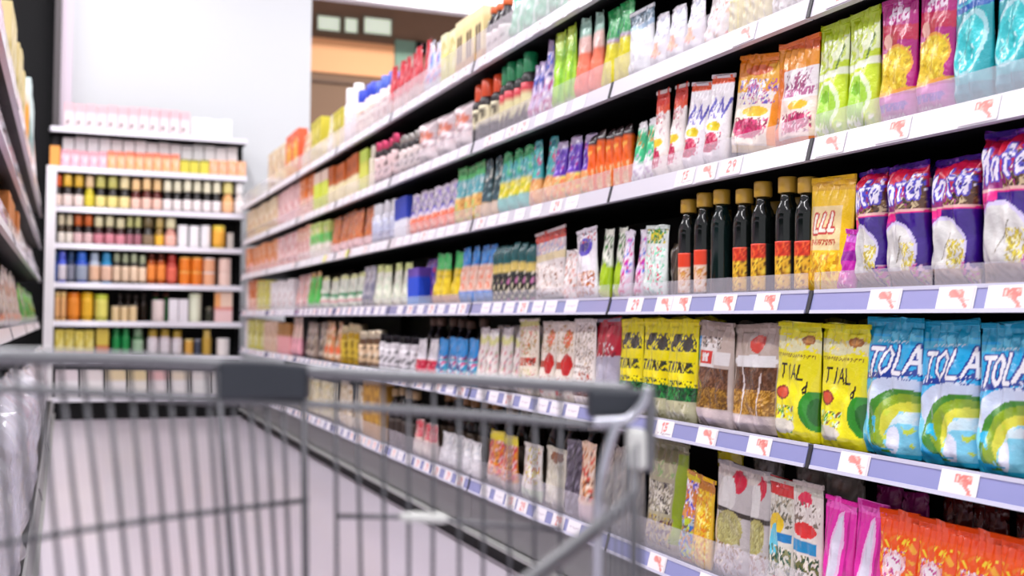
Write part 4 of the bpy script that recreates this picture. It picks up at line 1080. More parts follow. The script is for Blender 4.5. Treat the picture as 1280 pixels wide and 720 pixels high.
    R_(s, 471, 515, 6, 418, 'spice_jar', 'jar', ('#e0dce0', '#1c1a20', LBL('#ece8ec', ['#2c2a30', '#f4f2f4'], .4)), 'white jar with black lid')
    R_(s, 500, 566, 6, 392, 'sauce_bottle', 'sauce', ('#1c1416', '#8a6c5c', ('#7a6c70', [])), 'dark slender bottle behind', inset=.12, d=.06)
    R_(s, 515, 540, 2, 424, 'pouch', 'pouch', WHITERED, 'white pouch with red lower half')
    R_(s, 540, 590, 4, 421, 'pouch', 'pouch', BLUEBOXY, 'sky-blue pouch with magenta print')
    R_(s, 588, 645, 4, 409, 'pouch', 'pouch', FLORAL, 'white floral pouch with yellow band', rows=2)
    R_(s, 643, 668, 1, 399, 'pouch', 'pouch', CREAMRED, 'cream pouch with yellow-green top', d=.06, res=2)
    R_(s, 667, 711, 2, 402, 'pouch', 'pouch', CREAMRED2, 'cream pouch with red blot', d=.06, res=2)
    R_(s, 709, 740, 1, 399, 'pouch', 'pouch', LACE, 'lace-patterned cream and brown pouch', d=.06, res=2)
    R_(s, 738, 768, 1, 399, 'pouch', 'pouch', REDGREY, 'crimson-topped grey pouch', d=.06, res=2)
    R_(s, 767, 862, 3, 399, 'snack_pouch', 'pouch', YBLACK, 'black-figured yellow pouch', d=.06, res=3, rows=2)
    R_(s, 860, 906, 1, 404, 'grain_bag', 'pouch', GRAINL, 'clear grain bag with red square label', d=.08, res=3, seal='#b7a598')
    R_(s, 904, 960, 1, 406, 'grain_bag', 'pouch', GRAIN, 'clear grain bag with red cap mark', d=.08, res=3, seal='#b7a598')
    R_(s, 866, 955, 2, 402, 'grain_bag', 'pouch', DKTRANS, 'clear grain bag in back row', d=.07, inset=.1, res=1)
    R_(s, 960, 1013, 1, 404, 'snack_pouch', 'pouch', YGREEN, 'acid-yellow pouch beside grain bags', d=.07, res=3)
    R_(s, 1013, 1073, 1, 406, 'snack_pouch', 'pouch', YGREEN, 'acid-yellow pouch beside blue bags', d=.07, res=3, var=1)
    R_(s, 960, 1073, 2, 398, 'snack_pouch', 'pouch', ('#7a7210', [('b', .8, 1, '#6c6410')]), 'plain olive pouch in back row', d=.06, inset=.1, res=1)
    R_(s, 1066, 1134, 1, 398, 'snack_bag', 'pouch', BLUE_SNACK, 'sky-blue bag beside acid-yellow pouch', d=.09, res=3, seal='#1c9fc4')
    R_(s, 1134, 1208, 1, 402, 'snack_bag', 'pouch', BLUE_SNACK, 'sky-blue bag in middle of three', d=.09, res=3, var=1, seal='#1c9fc4')
    R_(s, 1208, 1268, 1, 404, 'snack_bag', 'pouch', BLUE_SNACK, 'sky-blue bag beside crimson bag', d=.09, res=3, var=2, seal='#1c9fc4')
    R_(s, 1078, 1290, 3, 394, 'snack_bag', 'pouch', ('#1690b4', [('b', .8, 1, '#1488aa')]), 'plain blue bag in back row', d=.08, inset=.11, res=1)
    R_(s, 1268, 1390, 1, 404, 'snack_bag', 'pouch', ('#a82050', [('e', .35, .62, .3, .1, '#d8a8a8'), ('b', .3, .34, '#c84a6c'), ('n', .1, .9, .05, .3, ['#a86a4c', '#c88a5c'], .5, .03)]), 'crimson bag beside blue bags', d=.09, res=3)
    # ---------------- bottom shelf
    s = 5
    R_(s, 330, 384, 6, 462, 'pouch', 'pouch', CRYEL, 'cream pouch at the far end')
    R_(s, 385, 413, 3, 474, 'pouch', 'pouch', CRYEL, 'cream and straw pouch')
    R_(s, 415, 448, 3, 477, 'pouch', 'pouch', ('#e0d0b8', [('n', .05, .95, .1, .9, ['#f0e4d0', '#b8925c'], .4, .06)]), 'beige speckled pouch')
    R_(s, 449, 476, 2, 475, 'carton', 'box', AMBERPK, 'amber-brown carton')
    R_(s, 482, 514, 4, 484, 'sauce_bottle', 'sauce', ('#18120f', '#b89a6c', ('#3c302a', [])), 'dark bottle with tan cap')
    R_(s, 512, 541, 3, 526, 'pouch', 'pouch', REDTOPP, 'short pouch with red top')
    R_(s, 514, 600, 7, 494, 'sauce_bottle', 'sauce', ('#1c1610', '#9c6c34', ('#4c3c2c', [])), 'dark bottle with brown cap, behind', inset=.12)
    R_(s, 542, 597, 4, 546, 'pouch', 'pouch', WHITEPK, 'short white pouch')
    R_(s, 600, 641, 2, 542, 'pouch', 'pouch', MULTI, 'yellow and red pouch', d=.06)
    R_(s, 600, 700, 5, 512, 'sauce_bottle', 'sauce', ('#1c1814', '#8a7a64', ('#5c5044', [])), 'dark bottle with grey-brown cap, behind', inset=.12)
    R_(s, 645, 671, 1, 556, 'pouch', 'pouch', WYEL, 'white and yellow pouch', d=.06)
    R_(s, 672, 702, 1, 561, 'pouch', 'pouch', CREAMT, 'plain cream pouch with brown mark', d=.06)
    R_(s, 700, 722, 1, 550, 'pouch', 'pouch', DKPURP, 'dark purple-grey pouch', d=.06)
    R_(s, 718, 738, 1, 553, 'pouch', 'pouch', WORRED, 'orange-red and white pouch', d=.06)
    R_(s, 738, 796, 3, 556, 'pouch', 'pouch', DKTRANS, 'grey-brown pouch behind the trolley', d=.06)
    R_(s, 797, 845, 1, 552, 'snack_pouch', 'pouch', BEANS, 'olive pouch of speckled beans', d=.07, res=3)
    R_(s, 845, 862, 1, 590, 'snack_pouch', 'pouch', MIXBL, 'orange and blue pouch beside beans', d=.05, res=2, roll=.10)
    R_(s, 858, 884, 1, 598, 'snack_pouch', 'pouch', YELHANG, 'crumpled yellow pouch', d=.05, res=2, roll=.08)
    R_(s, 850, 888, 1, 558, 'snack_pouch', 'pouch', ('#c8a848', [('b', .8, 1.1, '#e8d41c'), ('b', .6, .8, '#8a6a34')]), 'tan pouch behind the yellow one', d=.05, res=1, inset=.08)
    R_(s, 884, 929, 1, 582, 'snack_pouch', 'pouch', KHAKI, 'clear pouch of khaki grain', d=.06, res=3, roll=.05)
    R_(s, 929, 954, 1, 590, 'snack_pouch', 'pouch', KHAKI, 'narrower clear pouch of khaki grain', d=.06, res=2, var=1)
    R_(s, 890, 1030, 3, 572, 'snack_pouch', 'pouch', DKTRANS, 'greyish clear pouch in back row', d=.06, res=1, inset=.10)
    R_(s, 952, 984, 1, 600, 'snack_pouch', 'pouch', REDTEAL, 'red-topped pouch with teal figure', d=.05, res=3)
    R_(s, 984, 1022, 1, 604, 'snack_pouch', 'pouch', REDTEAL2, 'patterned pouch with red oval', d=.05, res=3)
    R_(s, 1018, 1055, 1, 624, 'snack_pouch', 'pouch', MAGPOUCH, 'hot-pink pouch beside patterned pouches', d=.06, res=3, roll=.03)
    R_(s, 1055, 1090, 1, 630, 'snack_pouch', 'pouch', MAGPOUCH, 'hot-pink pouch beside orange bags', d=.06, res=3, roll=.05, var=1)
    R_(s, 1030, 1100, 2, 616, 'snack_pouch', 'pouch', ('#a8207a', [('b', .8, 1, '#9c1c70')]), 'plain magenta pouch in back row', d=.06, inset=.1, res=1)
    R_(s, 1088, 1290, 4, 660, 'snack_bag', 'pouch', ORANGEBAG, 'bright orange crisp bag', d=.08, res=3, fill=1.04)
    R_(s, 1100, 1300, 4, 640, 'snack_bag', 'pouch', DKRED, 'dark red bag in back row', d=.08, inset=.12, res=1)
    R_(s, 1292, 1420, 2, 690, 'snack_bag', 'pouch', ORANGEBAG, 'orange crisp bag nearest the shelf end', d=.08, res=1)

    # ---------------- shelving across the end
    s = 0
    B_(s, 80, 238, 12, 133, 'carton', 'box', ('#e8d4d8', [('b', .7, 1.1, '#e6b4bc'), ('r', .15, .85, .12, .34, '#6f6068'), ('n', .1, .9, .1, .5, ['#f2e0e2'], .4, .12)]), 'very pale pink carton')
    B_(s, 240, 290, 4, 148, 'carton', 'box', ('#f4f2f2', []), 'low white carton')
    s = 1
    B_(s, 62, 76, 1, 182, 'carton', 'box', ('#f0a04c', []), 'orange carton at the end')
    B_(s, 76, 134, 5, 188, 'carton', 'box', ('#f0c0cc', [('b', .8, 1.1, '#e09aa8'), ('n', .1, .9, .1, .7, ['#f4d8e0', '#d898b4'], .4, .1)]), 'candy-pink carton')
    B_(s, 134, 225, 8, 190, 'carton', 'box', ('#f2b488', [('b', .8, 1.1, '#e87a5c'), ('n', .1, .9, .1, .7, ['#f4ccb0', '#f0a050'], .4, .1)]), 'peach-orange carton')
    B_(s, 225, 262, 3, 199, 'carton', 'box', ('#d8cc48', [('b', .82, 1.1, '#8a8428')]), 'yellow carton with olive top')
    B_(s, 262, 308, 4, 200, 'carton', 'box', ('#f0b48c', [('n', .1, .9, .1, .9, ['#f0c8b8', '#e89a50'], .4, .1)]), 'apricot carton')
    B_(s, 78, 300, 15, 170, 'carton', 'box', ('#f4f2f4', [('b', -1, .5, '#eceaec')]), 'white carton in the back row', inset=.12)
    s = 2
    caps = [(68.5, 78, '#e0642c', '#241814', '#efd8cc', 'orange-capped'), (78, 106, '#e0b43c', '#241814', '#efdcd4', 'yellow-capped'), (106, 119, '#e8c89c', '#c8b828', '#dccc3c', 'yellow-bodied'),
            (119, 149, '#c8c46c', '#1c1412', '#ecdc8c', 'olive-capped'), (149, 164, '#ecdca8', '#1c1412', '#f0dc9c', 'cream-capped'), (164, 204, '#f0c890', '#58180f', '#f0c8b8', 'peach-capped'),
            (204, 278, '#eae4c8', '#17110f', '#ece2e2', 'ivory-capped'), (278, 294, '#e8d888', '#e0a468', '#eeb88c', 'pale-capped orange'), (294, 306, '#eeeae8', '#d8ccc8', '#ece4e4', 'white-capped')]
    for a, b, cc, bc, lc, nm in caps:
        n = max(1, round((b - a) / 13.3))
        B_(s, a, b, n, 218 + (a - 70) * .035, 'glass_bottle', 'condiment', (bc, cc, (lc, [])), '%s bottle' % nm)
    s = 3
    caps = [(72, 92, '#d8ccac', '#4c3c2c', '#efe6da', 'cream-labelled'), (92, 117, '#d0682c', '#241614', '#e8c4c4', 'rust-capped'), (117, 158, '#d8d0a8', '#3c1418', '#d88a98', 'cream-capped rose'),
            (158, 178, '#b8b878', '#2c1c1c', '#a86a78', 'khaki-capped'), (178, 194, '#6a5c3c', '#241c18', '#8a745c', 'dark brown'), (194, 206, '#b8a060', '#8a6a2c', '#f0b83c', 'amber'), (206, 222, '#e0d8b0', '#c88a7c', '#f0b8a8', 'salmon')]
    for a, b, cc, bc, lc, nm in caps:
        B_(s, a, b, max(1, round((b - a) / 12.5)), 268 + (a - 70) * .03, 'sauce_bottle', 'condiment', (bc, cc, (lc, [])), '%s bottle' % nm)
    B_(s, 222, 265, 3, 281, 'white_tub', 'can', ('#eeecf0', '#f2f0f4', None), 'round white tub')
    B_(s, 265, 284, 1, 282, 'yellow_tub', 'can', ('#e8c838', '#ecd048', ('#f0b040', [])), 'large yellow tub')
    B_(s, 284, 293, 1, 291, 'tin_can', 'can', ('#c8c0b8', '#b8b0a8', None), 'small grey tin')
    s = 4
    caps = [(64, 72, '#1c5c8c', '#1c3c94', '#24509c', 'navy', 'shaker'), (72, 84, '#4c5cd0', '#4a62e0', '#dcd4dc', 'periwinkle', 'shaker'), (84, 94, '#1c4474', '#15315c', '#8a8c9c', 'dark blue', 'shaker'), (94, 111, '#2c6cd8', '#1c50c8', '#9aa4b8', 'royal-blue', 'shaker'),
            (111, 126, '#a8b8cc', '#c0ccdc', '#ecc0a0', 'silver-blue', 'shaker'), (126, 141, '#2c8cc0', '#1c90c8', '#ecc4ac', 'cyan', 'shaker'), (141, 184, '#9ca484', '#2c2a22', '#ecd0b4', 'dark green cream-labelled', 'shaker'),
            (184, 208, '#4a1c0c', '#a84c1c', '#e8883c', 'amber', 'jar'), (208, 223, '#a8281c', '#b03424', '#d86450', 'brick-red', 'shaker')]
    for a, b, cc, bc, lc, nm, st in caps:
        B_(s, a, b, max(1, round((b - a) / 12.0)), 314 + (a - 60) * .03, 'glass_bottle', st, (bc, cc, (lc, [])), '%s bottle' % nm)
    zu = .085
    for lvl in range(2):
        for a, b, cc, bc, nm in ((224, 254, '#f0b050', '#e87c20', 'orange'), (254, 270, '#eee0da', '#f0b088', 'white-lidded peach'), (272, 291, '#f0d4c8', '#f0d0c4', 'pale pink')):
            n = max(1, round((b - a) / 14))
            x0 = at_y(a, 340, YB + .02).x; x1 = at_y(b, 340, YB + .02).x
            for i in range(n):
                w = min((x1 - x0) / n * .96, .12)
                r = make_item('round_tub', 'can', w, .135, w, (bc, cc, None), 0, {})
                r.location = (x0 + (x1 - x0) / n * (i + .5), YB + .014 + w / 2, BZ[4] + BASEUP + lvl * .137)
                tag(r, label_for(i, n, '%s tub in the %s layer' % (nm, ('lower', 'upper')[lvl]), B_WHERE[4]), 'tub', 'stacked tubs on the end shelving')
    s = 5
    B_(s, 59, 83, 2, 365, 'tin_can', 'can', ('#eab868', '#f0cc88', ('#ecb478', [])), 'straw-coloured tin')
    B_(s, 83, 101, 1, 366, 'tin_can', 'can', ('#f08c18', '#e87c10', ('#f09030', [])), 'orange tin')
    B_(s, 101, 117, 1, 366, 'tin_can', 'can', ('#f0c018', '#e8b410', ('#f0b830', [])), 'golden tin')
    B_(s, 117, 137, 1, 368, 'tin_can', 'can', ('#dce058', '#d0e048', ('#e8e070', [])), 'yellow-green tin')
    B_(s, 139, 172, 3, 382, 'tin_can', 'can', ('#e8cc9c', '#ecd4ac', None), 'small cream tin')
    B_(s, 146, 186, 4, 366, 'glass_bottle', 'sauce', ('#2a1c14', '#3c3028', None), 'dark bottle in the back row', inset=.12)
    B_(s, 189, 208, 1, 375, 'white_tub', 'can', ('#eedcd8', '#f0e0de', None), 'pinkish white tub')
    B_(s, 190, 216, 2, 366, 'glass_bottle', 'sauce', ('#0c7a34', '#6a2c18', None), 'green bottle in the back row', inset=.12)
    B_(s, 211, 236, 2, 374, 'carton', 'box', ('#ebe6ee', []), 'plain white carton')
    B_(s, 236, 254, 1, 367, 'white_tub', 'can', ('#e8ecd4', '#e8eed0', None), 'greenish white tub')
    B_(s, 257, 268, 1, 384, 'glass_bottle', 'jar', ('#34342c', '#6c6858', None), 'small dark jar')
    B_(s, 268, 292, 1, 364, 'carton', 'box', ('#f0d0bc', [('b', -1, .45, '#f0c8c8'), ('b', .4, .5, '#e08078'), ('r', 0, .35, .5, 1, '#f0a868')]), 'peach and pink carton')
    s = 6
    B_(s, 60, 118, 4, 411, 'carton', 'box', ('#dcc858', [('n', .1, .9, .1, .9, ['#e8dc88', '#c8b030'], .4, .1), ('b', -1, .1, '#e8b090')]), 'mustard-yellow carton')
    B_(s, 120, 137, 1, 411, 'carton', 'box', ('#d8c050', [('b', -1, .4, '#c8743c')]), 'yellow carton with russet foot')
    B_(s, 140, 163, 2, 409, 'plastic_bottle', 'shaker', ('#0c8c44', '#0a7c3c', None), 'emerald bottle')
    B_(s, 165, 181, 1, 409, 'plastic_bottle', 'shaker', ('#4c7c50', '#8aa888', ('#a8c8a8', [])), 'sage bottle')
    B_(s, 184, 230, 3, 411, 'glass_bottle', 'shaker', ('#e8dce4', '#c0a038', ('#efe8ee', [])), 'white bottle with mustard cap')
    B_(s, 231, 243, 1, 424, 'tin_can', 'can', ('#e0a848', '#e8d088', None), 'golden small tin')
    B_(s, 243, 252, 1, 424, 'tin_can', 'can', ('#3c4458', '#8a8c98', None), 'slate small tin')
    B_(s, 253, 266, 1, 412, 'glass_bottle', 'shaker', ('#c8a040', '#d8b860', None), 'gold bottle')
    B_(s, 267, 292, 1, 423, 'white_tub', 'can', ('#efe6e4', '#f2ecea', None), 'wide white tub')
    s = 7
    for k, (a, b, c1, c2, nm) in enumerate(((66, 100, '#ecdfe4', '#f4f0f4', 'lilac-white'), (100, 132, '#eee4e4', '#f6f2f2', 'white'), (132, 160, '#ecd8b0', '#f4f0f0', 'straw-topped'), (160, 186, '#ecd8a8', '#f4efe8', 'cream-topped'), (186, 212, '#efc0c0', '#f4ecee', 'pink-topped'), (212, 238, '#ecdcc8', '#f4f0f0', 'beige-topped'), (238, 290, '#eae2e0', '#f4f2f2', 'plain white'))):
        B_(s, a, b, 1 if b - a < 40 else 2, 462, 'carton', 'box', (c2, [('b', .55, 1.1, c1)]), '%s large carton' % nm, d=.15)

    # ---------------- shelving opposite
    s = 0
    L_(s, 3.6, 5.2, 6, .50, 'pouch', 'pouch', ('#ec9cc0', [('b', -1, .45, '#e8dce4'), ('n', .1, .9, .5, .9, ['#f4c8dc', '#d86a98'], .4, .06)]), 'tall pink pouch')
    L_(s, 5.3, 7.0, 8, .46, 'carton', 'box', ('#d8c890', [('b', -1, .4, '#e4d8dc'), ('n', 0, 1, .4, 1, ['#ece4c0', '#b8a868', '#e8d8b0'], .5, .07)]), 'tall straw-coloured carton')
    L_(s, 7.1, 8.0, 4, .50, 'carton', 'box', ('#f0a830', [('b', -1, .4, '#ecd0c4'), ('b', .85, 1.1, '#e8e0d0')]), 'tall amber carton')
    L_(s, 8.1, 9.4, 4, .66, 'carton', 'box', ('#cfe4e2', [('b', -1, .3, '#e4d4d8'), ('b', .3, .55, '#6f9c98')]), 'very tall pale aqua carton', d=.16)
    L_(s, 9.5, 10.9, 6, .62, 'pouch', 'pouch', ('#f0eef0', [('b', -1, .3, '#d8c0a0'), ('b', .3, .4, '#c87a5c')]), 'tall off-white pouch')
    s = 1
    L_(s, 3.5, 4.9, 8, .24, 'pouch', 'pouch', ('#f0502c', [('b', .7, 1.1, '#f0942c'), ('n', .1, .9, .1, .6, ['#d82c2c', '#f4d0c8'], .4, .1)]), 'orange-red pouch')
    L_(s, 5.0, 8.0, 14, .22, 'pouch', 'pouch', ('#e4ccd8', [('n', .1, .9, .1, .9, ['#f0e0e8', '#c8a0b8'], .4, .1)]), 'pale lilac pouch')
    L_(s, 8.1, 10.9, 12, .22, 'pouch', 'pouch', ('#dccfc8', [('n', .1, .9, .1, .9, ['#ece4e0', '#b8a090'], .4, .1)]), 'stone-coloured pouch')
    s = 2
    L_(s, 3.5, 5.4, 8, .25, 'pouch', 'pouch', ('#e8bcdc', [('n', .1, .9, .1, .9, ['#ecd8e8', '#c890b8'], .4, .1)]), 'orchid-pink pouch', d=.12)
    L_(s, 5.5, 7.0, 6, .22, 'carton', 'box', ('#d0803c', [('b', -1, .4, '#ecdccc')]), 'tan-topped carton')
    L_(s, 7.1, 10.9, 16, .25, 'pouch', 'pouch', ('#d8d0d0', [('n', .1, .9, .1, .9, ['#ece8ec', '#8a8c84', '#a8a098'], .4, .1)]), 'grey-white pouch')
    s = 3
    L_(s, 3.0, 5.2, 8, .30, 'pouch', 'pouch', ('#e06c2c', [('n', .1, .9, .1, .9, ['#f0a05c', '#c8402c', '#f0d0c0'], .45, .1)]), 'burnt-orange pouch', d=.12)
    L_(s, 5.3, 7.6, 9, .30, 'pouch', 'pouch', ('#c8b8ac', [('n', .1, .9, .1, .9, ['#ece0d8', '#8a7464', '#d8642c'], .45, .1)]), 'brown mottled pouch')
    L_(s, 7.7, 10.8, 12, .27, 'pouch', 'pouch', ('#3c9c34', [('b', .6, 1.1, '#5cb83c'), ('n', .1, .9, .1, .6, ['#2c7c2c', '#8ccc6c'], .4, .1)]), 'leaf-green pouch')
    s = 4
    WR = [('#a0806c', 'brown'), ('#7c5a3c', 'cocoa'), ('#ece6d0', 'ivory'), ('#c0bcc8', 'silvery'), ('#b8b0c4', 'lilac-grey'), ('#c8a850', 'ochre'), ('#bdbac6', 'pearl-grey'), ('#b0485a', 'crimson'), ('#cfc8d4', 'pale mauve'), ('#a8a4b0', 'ash-grey'), ('#d0ccd4', 'frosty white')]
    y = 1.85
    for i, (c, nm) in enumerate(WR):
        d_ = .2; wv = .30
        key = ('wrap', c)
        root = obj('wrapped_pack', pouch_mesh('wrapped_pack', .26, .52 if i not in (2, 5) else .40, .15, (c, [('n', .1, .9, .1, .9, [c, '#d8d0d4', '#8a7c7c'], .35, .06)]), 24, 36, 'pillow'))
        root.location = (XL + .13 - .014 - .10, y + wv / 2, LZ[4] + BASEUP + .002); root.rotation_euler = (.04, 0, PI / 2)
        w = obj('clear_wrap', pouch_mesh('clear_wrap', .285, .55 if i not in (2, 5) else .43, .19, ('#dcdbe6', []), 24, 36, 'pillow', CLEAR), root)
        w['label'] = 'crinkled clear film'
        tag(root, '%s upright pack wrapped in clear crinkled film, bottom shelf opposite' % nm, 'pack', 'film-wrapped packs')
        y += wv
    L_(s, 5.3, 10.9, 18, .50, 'wrapped_pack', 'pillow', ('#c4bec8', [('n', .1, .9, .1, .9, ['#e0dce4', '#9a909c'], .4, .06)]), 'silver-grey pack', d=.12, offx=.12)


# ------------------------------------------------------------------ shopping trolley
def trolley():
    t = bpy.data.objects.new('shopping_trolley', None); COL.objects.link(t)
    root = at_d(560, 500, .9)
    t.location = (root.x, root.y, 0)
    off = Vector((-root.x, -root.y, 0))
    tag(t, 'grey wire shopping trolley with dark plastic corner blocks standing in the aisle', 'shopping trolley')
    W = lambda p: Vector(p) + off

    def zl(px):   # distance of the side panel that runs off to the left
        if px >= 380: return 1.1
        r = (640 - px) / 1400
        s = (1.1 * r - .204) / (.695 + .719 * r)
        return 1.1 - .719 * s
    P = lambda px, py, z=None: W(at_d(px, py, z if z else zl(px)))
    # the rear stretch of the left side runs back beside the shelving
    Lc = P(0, 446)
    endL = Vector((-0.20, .42, 0)) + off

    # top rail
    pts = [(-40, 445), (0, 446), (135, 449), (270, 456), (330, 460), (385, 464), (480, 470), (600, 476), (700, 482), (790, 488)]
    top = [P(a, b) for a, b in pts]
    tl = Vector((endL.x, endL.y, top[0].z + .02))
    MB().tube(smoothpts([tl, tl * .5 + top[0] * .5] + top, 5), .0072, 12).build('top_rail', STEEL, t, smooth=True)
    pts2 = [(-40, 485), (0, 486), (135, 492), (265, 500), (385, 505), (480, 511), (600, 519), (700, 528), (785, 535)]
    sec = [P(a, b) for a, b in pts2]
    sl = Vector((endL.x, endL.y, sec[0].z + .02))
    MB().tube(smoothpts([sl, sl * .5 + sec[0] * .5] + sec, 5), .0042, 10).build('second_rail', STEEL, t, smooth=True)

    def rail_y(px):
        for (a, b), (c, d) in zip(pts, pts[1:]):
            if a <= px <= c: return b + (d - b) * (px - a) / (c - a)
        return 488 if px > 700 else 445
    ybot = 930
    side = [(-28, -14), (0, 16), (28, 46), (56, 75), (84, 104), (112, 132), (141, 159), (169, 185), (194, 210), (217, 234), (241, 255), (264, 276), (294, 309), (315, 327), (335, 345), (355, 362)]
    botL = []
    for a, b in side:
        m = (b - a) / 180
        yt = rail_y(a - m * 90)
        z = zl(a)
        p0 = P(a + m * (yt - 540), yt, z); p1 = P(a + m * (ybot - 540), ybot, z)
        MB().tube([p0, p1], .0021, 8).build('side_wire', STEELD, t, smooth=True)
        botL.append(p1)
    for a, b, r in ((277, 291, .0032), (380, 382, .0034)):
        m = (b - a) / 180; yt = rail_y(a - m * 90)
        MB().tube([P(a + m * (yt - 540), yt, zl(a) - .006), P(a + m * (ybot - 540), ybot, zl(a) - .006)], r, 10).build('upright_rod', STEELD, t, smooth=True)
    front = [(420, 421), (447, 451), (479, 481), (511, 511), (542, 541), (574, 574), (605, 604), (637, 637), (669, 668), (701, 700)]
    botF = []
    for a, b in front:
        m = (b - a) / 180; yt = rail_y(a)
        p1 = P(a + m * (ybot - 540), ybot, 1.1)
        MB().tube([P(a + m * (yt - 540), yt, 1.1), p1], .0021, 8).build('front_wire', STEELD, t, smooth=True)
        botF.append(p1)
    # right side seen almost edge-on: wires step back towards the handle
    c1 = W(at_d(806, 560, 1.1)); c2 = W(at_d(750, 560, .80))
    botR = []
    for k in range(7):
        f = (k + .5) / 7
        p = c1.lerp(c2, f)
        q0 = Vector((p.x, p.y, W(at_d(800, 545, 1.1)).z)); q1 = Vector((p.x, p.y, botF[0].z))
        MB().tube([q0, q1], .0017, 8).build('side_wire', STEELD, t, smooth=True)
        botR.append(q1)
    # horizontal wires lower down
    lo = [P(a, b) for a, b in ((-30, 685), (0, 680), (100, 663), (200, 648), (300, 635), (385, 625))]
    MB().tube(lo, .0027, 8).build('side_crosswire', STEELD, t, smooth=True)
    MB().tube([P(420, 645, 1.1), P(500, 646, 1.1), P(560, 650, 1.1), P(600, 655, 1.1), P(701, 662, 1.1)], .0025, 8).build('front_crosswire', STEELD, t, smooth=True)
    # basket floor
    fl = MB(); zf = botF[0].z
    A = [botL[0], botF[0], botF[-1], botR[-1], Vector((endL.x + .06, endL.y, zf))]
    A = [Vector((p.x, p.y, zf)) for p in A]
    fl.tube(A + [A[0]], .004, 8)
    for k in range(1, 8):
        f = k / 8
        fl.tube([A[4].lerp(A[3], f), A[0].lerp(A[1], min(1, f * 1.3)) if f < .6 else A[1].lerp(A[2], (f - .5) * 2)], .0022, 6)
    fl.build('basket_floor_grid', STEELD, t, smooth=True)

    # plastic blocks clipped over the rail
    def block(name, pa, pb, pc, pd, z, th, m):
        mb = MB()
        q = [at_d(*p, z) for p in (pa, pb, pc, pd)]
        vs = [W(p) for p in q]
        n = FWD.copy(); n.z = 0; n.normalize()
        vb = [v + n * th for v in vs]
        vf = [v - n * .004 for v in vs]
        mb.v = [tuple(v) for v in vf + vb]
        mb.f = [(0, 1, 2, 3), (7, 6, 5, 4), (0, 4, 5, 1), (1, 5, 6, 2), (2, 6, 7, 3), (3, 7, 4, 0)]
        return mb.build(name, m, t, bevel=.005)
    # mid block follows the bend of the rail
    mb = MB()
    n = Vector((FWD.x, FWD.y, 0)).normalized()
    cols = [(272, 456, 502), (300, 456, 501), (328, 457, 500), (356, 459, 500), (384, 462, 501)]
    F_, B2 = [], []
    for px, a, b in cols:
        z = zl(px) - .010
        F_.append((W(at_d(px, a - 6, z)), W(at_d(px, b, z)))); B2.append((W(at_d(px, a - 6, z)) + n * .022, W(at_d(px, b, z)) + n * .022))
    V = []
    for (a, b), (c, d) in zip(F_, B2): V += [a, b, d, c]
    k = len(cols)
    for i in range(k - 1):
        o = i * 4; o2 = o + 4
        for j in range(4): mb.f.append((o + j, o + (j + 1) % 4, o2 + (j + 1) % 4, o2 + j))
    mb.f += [(3, 2, 1, 0), tuple((k - 1) * 4 + j for j in range(4))]
    mb.v = [tuple(v) for v in V]
    b = mb.build('hinge_block', PLDARK, t, bevel=.004); b['label'] = 'dark slate plastic block at the basket corner'
    b = block('corner_block', (735, 486), (806, 488), (789, 522), (735, 524), 1.092, .028, PLDARK); b['label'] = 'dark slate plastic block on the front corner'
    b = block('corner_cap', (784, 536), (808, 537), (809, 588), (784, 586), 1.07, .02, PLPALE); b['label'] = 'pale plastic cap below the corner'
    # bent chrome tube at the corner and the stay below it
    zc = 1.075
    MB().tube(smoothpts([P(811, 484, zc), P(806, 500, zc), P(797, 514, zc), P(783, 525, zc), P(764, 527, zc), P(742, 528, zc)], 5), .0052, 12).build('chrome_loop', CHROME, t, smooth=True)
    MB().tube(smoothpts([P(811, 484, zc), P(814, 510, zc), P(812, 545, zc), P(811, 590, zc)], 4), .0052, 12).build('chrome_loop', STEEL, t, smooth=True)
    hx = Vector((.02, -.16, .80)) + off
    MB().tube(smoothpts([P(772, 527, zc), P(765, 545, zc), P(757, 572, zc), P(750, 610, zc), P(747, 680, zc), P(746, 925, zc)], 5), .0052, 12).build('chrome_post', CHROME, t, smooth=True)
    MB().tube([P(794, 590, zc), P(792, 680, zc), P(790, 930, zc)], .0042, 12).build('corner_post', STEEL, t, smooth=True)
    MB().tube([P(790, 622, 1.07), P(776, 636, 1.05), P(725, 677, .96), P(662, 726, .86), P(560, 806, .72), hx * .6 + P(560, 806, .72) * .4, hx], .0072, 14).build('side_rail', STEEL, t, smooth=True)
    MB().tube([P(500, 646, 1.1), P(508, 646, 1.1), P(552, 648, 1.1), P(560, 649, 1.1)], [.003, .0052, .0052, .003], 10).build('wire_sleeve', PLPALE, t, smooth=True)
    # chassis, castors and handle (below / beside the picture)
    fr = MB(); zb = .13
    ctr = sum(A, Vector()) / 5
    low = [Vector((p.x, p.y, zb)).lerp(Vector((ctr.x, ctr.y, zb)), .12) for p in A]
    fr.tube(low + [low[0]], .010, 10)
    for i in (1, 2, 3, 4): fr.tube([low[i], Vector((A[i].x, A[i].y, zf))], .009, 10)
    fr.build('chassis', STEEL, t, smooth=True)
    for i in (1, 2, 3, 4):
        p = low[i]
        w = MB()
        w.tube([p + Vector((-.012, 0, -.07)), p + Vector((.012, 0, -.07))], .059, 22)
        o = w.build('castor_wheel', RUBBER, t, smooth=False)
        fk = MB().box(p + Vector((-.018, -.012, -.07)), p + Vector((-.014, .012, .0))).box(p + Vector((.014, -.012, -.07)), p + Vector((.018, .012, .0)))
        fk.box(p + Vector((-.018, -.012, -.004)), p + Vector((.018, .012, .004)))
        fk.build('castor_fork', STEEL, o)
    hz = top[0].z + .06
    hp = [Vector((tl.x, tl.y, tl.z)), Vector((tl.x, -.12 + off.y, tl.z + .01)), Vector((tl.x, -.2 + off.y, .97)), Vector((.03 + off.x, -.2 + off.y, .97)), hx]
